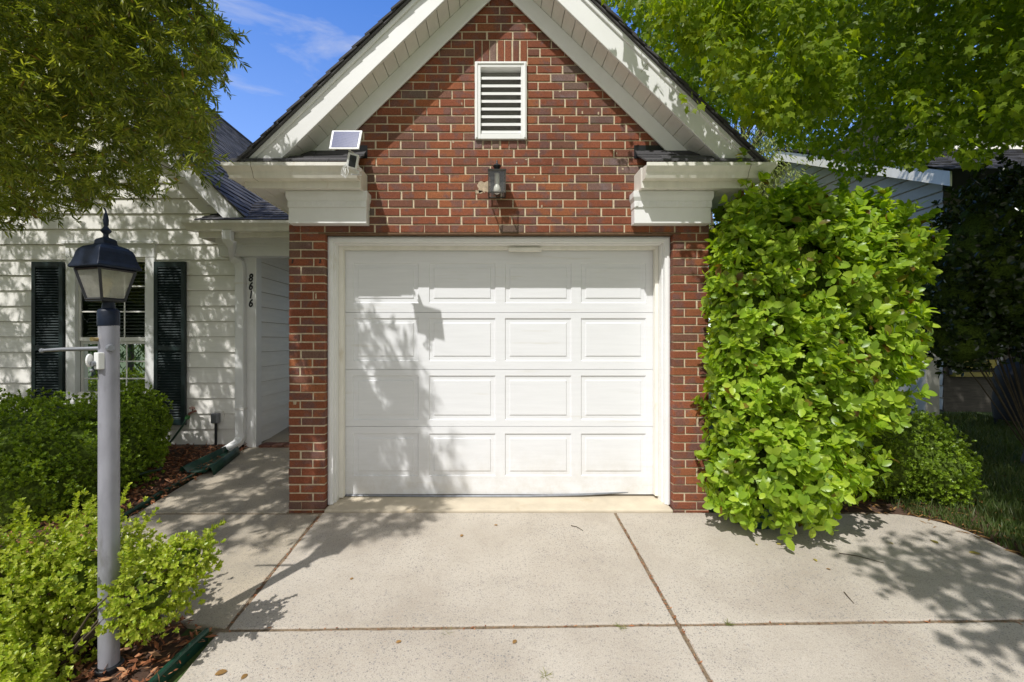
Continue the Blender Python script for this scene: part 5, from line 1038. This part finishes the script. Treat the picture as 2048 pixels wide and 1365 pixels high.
# ================================================================== NEIGHBOUR HOUSE AND FAR HOUSE
nb = thing('neighbor_house', (7.0, 8, .3), 'pale grey sided house with dark roof beyond the tall shrub', 'house')
NX = 7.0; rz = lambda y: 3.97+(y-6.78)*.49
mb = MB(); kz = 0.2; e = .19
i = 0
while .3+i*e < 5.95:
    z0 = .3+i*e; z1 = z0+e; i += 1
    ya = max(7.1, 6.78+(z1-3.97)/.49) if z1 > 3.6 else 7.1
    yb = 14.5-(ya-7.1)
    if yb <= ya: break
    mb.add([(NX-.02, ya, z0), (NX-.02, yb, z0), (NX-.004, yb, z1), (NX-.004, ya, z1)], [(0, 3, 2, 1)]); mb.add([(NX, ya, z0), (NX, yb, z0), (NX-.02, yb, z0), (NX-.02, ya, z0)], [(0, 1, 2, 3)]); mb.add([(NX-.0065, ya, z1-.022), (NX-.0065, yb, z1-.022), (NX-.0055, yb, z1), (NX-.0055, ya, z1)], [(0, 3, 2, 1)], 1)  # last strip is the lap's shadow line, painted on
mb.build('gable_wall', [M['siding_grey'], M['lap_shade_seam']], nb)
MB().box(NX+.002, 16, 7.1, 7.25, .2, 3.7).build('front_wall', simple('shade_toned_boards', (0.085, 0.075, 0.06), .8, .3, 6, bmp=.3, stretch=(1, 1, 8)), nb)  # deep shade is put into this wall's board colour
mb = MB(); A = [(6.70, rz(6.70)-.06), (10.8, rz(10.8)-.06), (14.9, rz(6.7)-.06), (14.9, rz(6.7)-.28), (10.8, rz(10.8)-.28), (6.70, rz(6.70)-.28)]
n_ = len(A); mb.add([(NX-.30, y, z) for y, z in A]+[(NX-.27, y, z) for y, z in A], [(0, 1, 4, 5), (1, 2, 3, 4), (11, 10, 7, 6), (10, 9, 8, 7)]+[(j, (j+1) % n_, (j+1) % n_+n_, j+n_) for j in range(n_)]); mb.build('rake_board', M['cream'], nb)
mb = MB(); courses(mb, (NX-.33, 6.62, rz(6.62)-.02), (9.5, 0, 0), (0, 4.2, 2.058), 26, .014); mb.add([(NX-.32, 6.64, rz(6.64)-.03), (16.2, 6.64, rz(6.64)-.03), (16.2, 10.8, rz(10.8)-.03), (NX-.32, 10.8, rz(10.8)-.03), (16.2, 15, rz(6.6)-.03), (NX-.32, 15, rz(6.6)-.03)], [(0, 1, 2, 3), (3, 2, 4, 5)]); mb.build('roof', M['shingle'], nb)
mb = MB(); x0, x1 = P(1908, 0, 7.1)[0], P(1988, 0, 7.1)[0]; mb.box(x0, x1, 7.08, 7.10, .9, 2.2); wn_ = mb.build('window', M['dark'], nb)
mb = MB(); mb.box(x0-.08, x0, 7.05, 7.1, .85, 2.25); mb.box(x1, x1+.08, 7.05, 7.1, .85, 2.25); mb.build('window_frame', M['greymetal'], wn_); MB().box(x0-.07, x1+.07, 7.0, 7.1, .82, .885).build('sill', M['yellow'], wn_); MB().box(x0, x1, 7.065, 7.078, .95, 1.08).build('painted_blind_glow', M['yellow'], wn_)  # yellow band is light caught on the blinds, put in as colour
mb = MB(); x0, x1 = P(1852, 0, 6.6)[0], P(1880, 0, 6.6)[0]; z0, z1 = gz(6.6), P(0, 698, 6.6)[2]; mb.box(x0, x1, 6.6, 6.85, z0, z1); mb.box(x0-.01, x1+.01, 6.59, 6.86, z1, z1+.03); mb.box(x0+.02, x1-.02, 6.585, 6.6, z1-.12, z1-.105)
tag(mb.build('utility_cabinet', M['siding_grey'], bevel=.01), 'pale grey cabinet standing by the neighbour house corner', 'cabinet')
gc = thing('covered_grill', (7.2, 6.1, gz(6.1)), 'dark glossy covered grill glinting in the shade at the far right', 'grill')
mb = MB(); g0 = gz(6.1); mb.lathe((7.05, 6.1, g0), [(.26, .1), (.28, .3), (.25, .55), (.27, .62), (.24, .8), (.12, .92), (.02, .95)], 9); mb.build('cover', simple('glossy_black_cover', (0.010, 0.010, 0.010), .6, .2, 9, bmp=.3), gc, smooth=True)
[MB().box(7.05+sx*.16-.015, 7.05+sx*.16+.015, 6.1+sy*.16-.015, 6.1+sy*.16+.015, g0-.02, g0+.12).build('leg', M['black'], gc) for sx in (-1, 1) for sy in (-1, 1)]
fh = thing('distant_house', (20, 17, .3), 'tall white sided house glimpsed through the maple leaves', 'house')
mb = MB()
for i in range(46): mb.add([(16.5, 16.98, .3+i*.2), (27, 16.98, .3+i*.2), (27, 17.0, .5+i*.2), (16.5, 17.0, .5+i*.2)], [(0, 1, 2, 3)])
mb.box(16.5, 27, 17.01, 22, .3, 9.5); mb.build('wall', M['siding'], fh)
mb = MB(); mb.add([(16, 16.5, 9.5), (27.5, 16.5, 9.5), (27.5, 19.5, 11.5), (16, 19.5, 11.5), (27.5, 22.5, 9.5), (16, 22.5, 9.5)], [(0, 1, 2, 3), (3, 2, 4, 5), (0, 3, 5), (1, 4, 2)]); mb.build('roof', M['shingle_brown'], fh)

# ================================================================== GRASS, WEEDS, FALLEN LEAVES
n = 60000; q = np.stack([R.uniform(3.3, 7.2, n), R.uniform(2.2, 6.8, n), np.zeros(n)], 1)
q = q[~inpoly(q[:, 0], q[:, 1], [(3.0, -4), (3.53, -4), (3.51, 3.2)]+arc(3.13, 3.26, 0.40, 0, 90)+[(2.9, 3.66)])]
q[:, 2] = [gz(v)-.03 for v in q[:, 1]]
tag(leaves('grass', q, rdir(len(q))*[.5, .5, .1]+[0, 0, 1], rdir(len(q))*[1, 1, .2], R.uniform(.05, .12, len(q)), 'blade', M['grassblade']), kind='stuff')
n = 2600; q = np.stack([R.uniform(2.3, 5.6, n), R.uniform(2.0, 5.4, n), np.zeros(n)], 1); q = q[R.uniform(0, 1, n) < np.where((q[:, 0] < 4.1), 1, .35)]; q = q[~inpoly(q[:, 0], q[:, 1], [(1.5, -4), (3.50, -4), (3.47, 3.2), (3.2, 3.58), (1.5, 3.6)])]; q[:, 2] = [gz(v)+.0 for v in q[:, 1]]
tag(leaves('leaf_litter', q, rdir(len(q))*[1, 1, .2], rdir(len(q))*.4+[0, 0, 1], R.uniform(.04, .09, len(q)), 'lance', M['dryleaf']), kind='stuff')
n = 420; s_ = R.uniform(0, 1, n); which = R.randint(0, 4, n)
ends = [((-1.39, 2.33), (-1.39, 3.6)), ((.962, 2.4), (.962, 3.6)), ((-1.45, 2.345), (3.4, 2.43)), ((.972, .8), (.963, 2.36))]
q = np.array([[ends[w_][0][0]+(ends[w_][1][0]-ends[w_][0][0])*t_+random.gauss(0, .008), ends[w_][0][1]+(ends[w_][1][1]-ends[w_][0][1])*t_+random.gauss(0, .008), 0] for w_, t_ in zip(which, s_)]); q[:, 2] = [gz(v)-.002 for v in q[:, 1]]
tag(leaves('joint_litter', q, rdir(n)*[1, 1, .1], rdir(n)*.5+[0, 0, 1], R.uniform(.012, .035, n), 'lance1', M['chips']), kind='stuff')
def ground_at(px, py):
    Y_ = 1.698/((py-CY)/F+.089); return ((px-CX)*Y_/F, Y_, gz(Y_))
for px, py, lab in ((1243, 1254, 'small grass tuft in the cross joint near the slab corner'), (1457, 1248, 'small grass tuft in the cross joint right of the slab corner'), (1090, 1350, 'pale weed tuft on the front slab near the bottom edge'), (895, 1264, 'tiny weed sprouting from the middle of the cross joint')):
    x, y, z = ground_at(px, py); n = 34 if 'tiny' not in lab else 14; c_ = np.tile([x, y, z-.004], (n, 1))+R.normal(0, .006, (n, 3))*[1, 1, 0]
    tag(leaves('grass_tuft', c_, rdir(n)*[.9, .9, .2]+[0, 0, .35], rdir(n), R.uniform(.018, .045, n), 'blade', M['weed']), lab, 'weed', 'weeds in the driveway joints')
fl = [(926, 1070, .05, 0, 'curled tan leaf on the middle slab nearest the door'), (988, 1051, .04, 0, 'small brown leaf on the middle slab by the apron'), (1553, 1089, .05, 1, 'pale yellow leaf on the right slab in front of the planter'), (1627, 1118, .05, 1, 'pale yellow leaf on the right slab in the sun beyond the planter shadow'), (1875, 1088, .09, 1, 'large yellow leaf in the dappled shade by the lawn'), (1962, 1109, .085, 1, 'large yellow brown leaf nearest the lawn edge'), (1652, 1138, .035, 0, 'tiny dry leaf fragment on the right slab'), (1778, 1085, .04, 1, 'small yellowish leaf in the shrub shadow'), (1510, 1088, .035, 1, 'small yellow leaf at the tip of the shrub shadow'), (455, 1343, .07, 0, 'long brown leaf on the front slab near the green edging'), (482, 1360, .05, 0, 'curved brown leaf at the bottom edge left of centre'), (1033, 1281, .045, 0, 'reddish dry leaf on the front slab below the cross joint'), (803, 1283, .04, 0, 'thin brown leaf on the front slab left of centre'), (700, 1160, .035, 0, 'tiny red brown leaf on the middle slab beside the tree shadow')]
for px, py, sz, yl, lab in fl:
    x, y, z = ground_at(px, py); a = random.uniform(0, 6.28)
    o = leaves('fallen_leaf', np.array([[x, y, z+.004]]), np.array([[math.cos(a), math.sin(a), .08]]), np.array([[.15, -.1, 1.0]]), sz*.72, 'laurel', M['yellowleaf'] if yl else M['dryleaf']); o.data.polygons.foreach_set('use_smooth', [True]*len(o.data.polygons))
    tag(o, lab, 'leaf', 'leaves fallen on the driveway')
for a, b_, lab in (((1678, 1107), (1768, 1127), 'thin brown twig lying in front of the shrub shadow'), ((1688, 1185), (1708, 1208), 'short straw coloured twig in the middle of the right slab'), ((1142, 1052), (1166, 1062), 'short dark twig on the middle slab beside the right joint')):
    p0, p1 = Vector(ground_at(*a)), Vector(ground_at(*b_)); md = (p0+p1)/2+Vector((0, .015, .008))
    tag(MB().tube([p0+Vector((0, 0, .004)), md, p1+Vector((0, 0, .004))], [.003, .0025, .0015], 5).build('twig', M['twig']), lab, 'twig', 'twigs on the driveway')
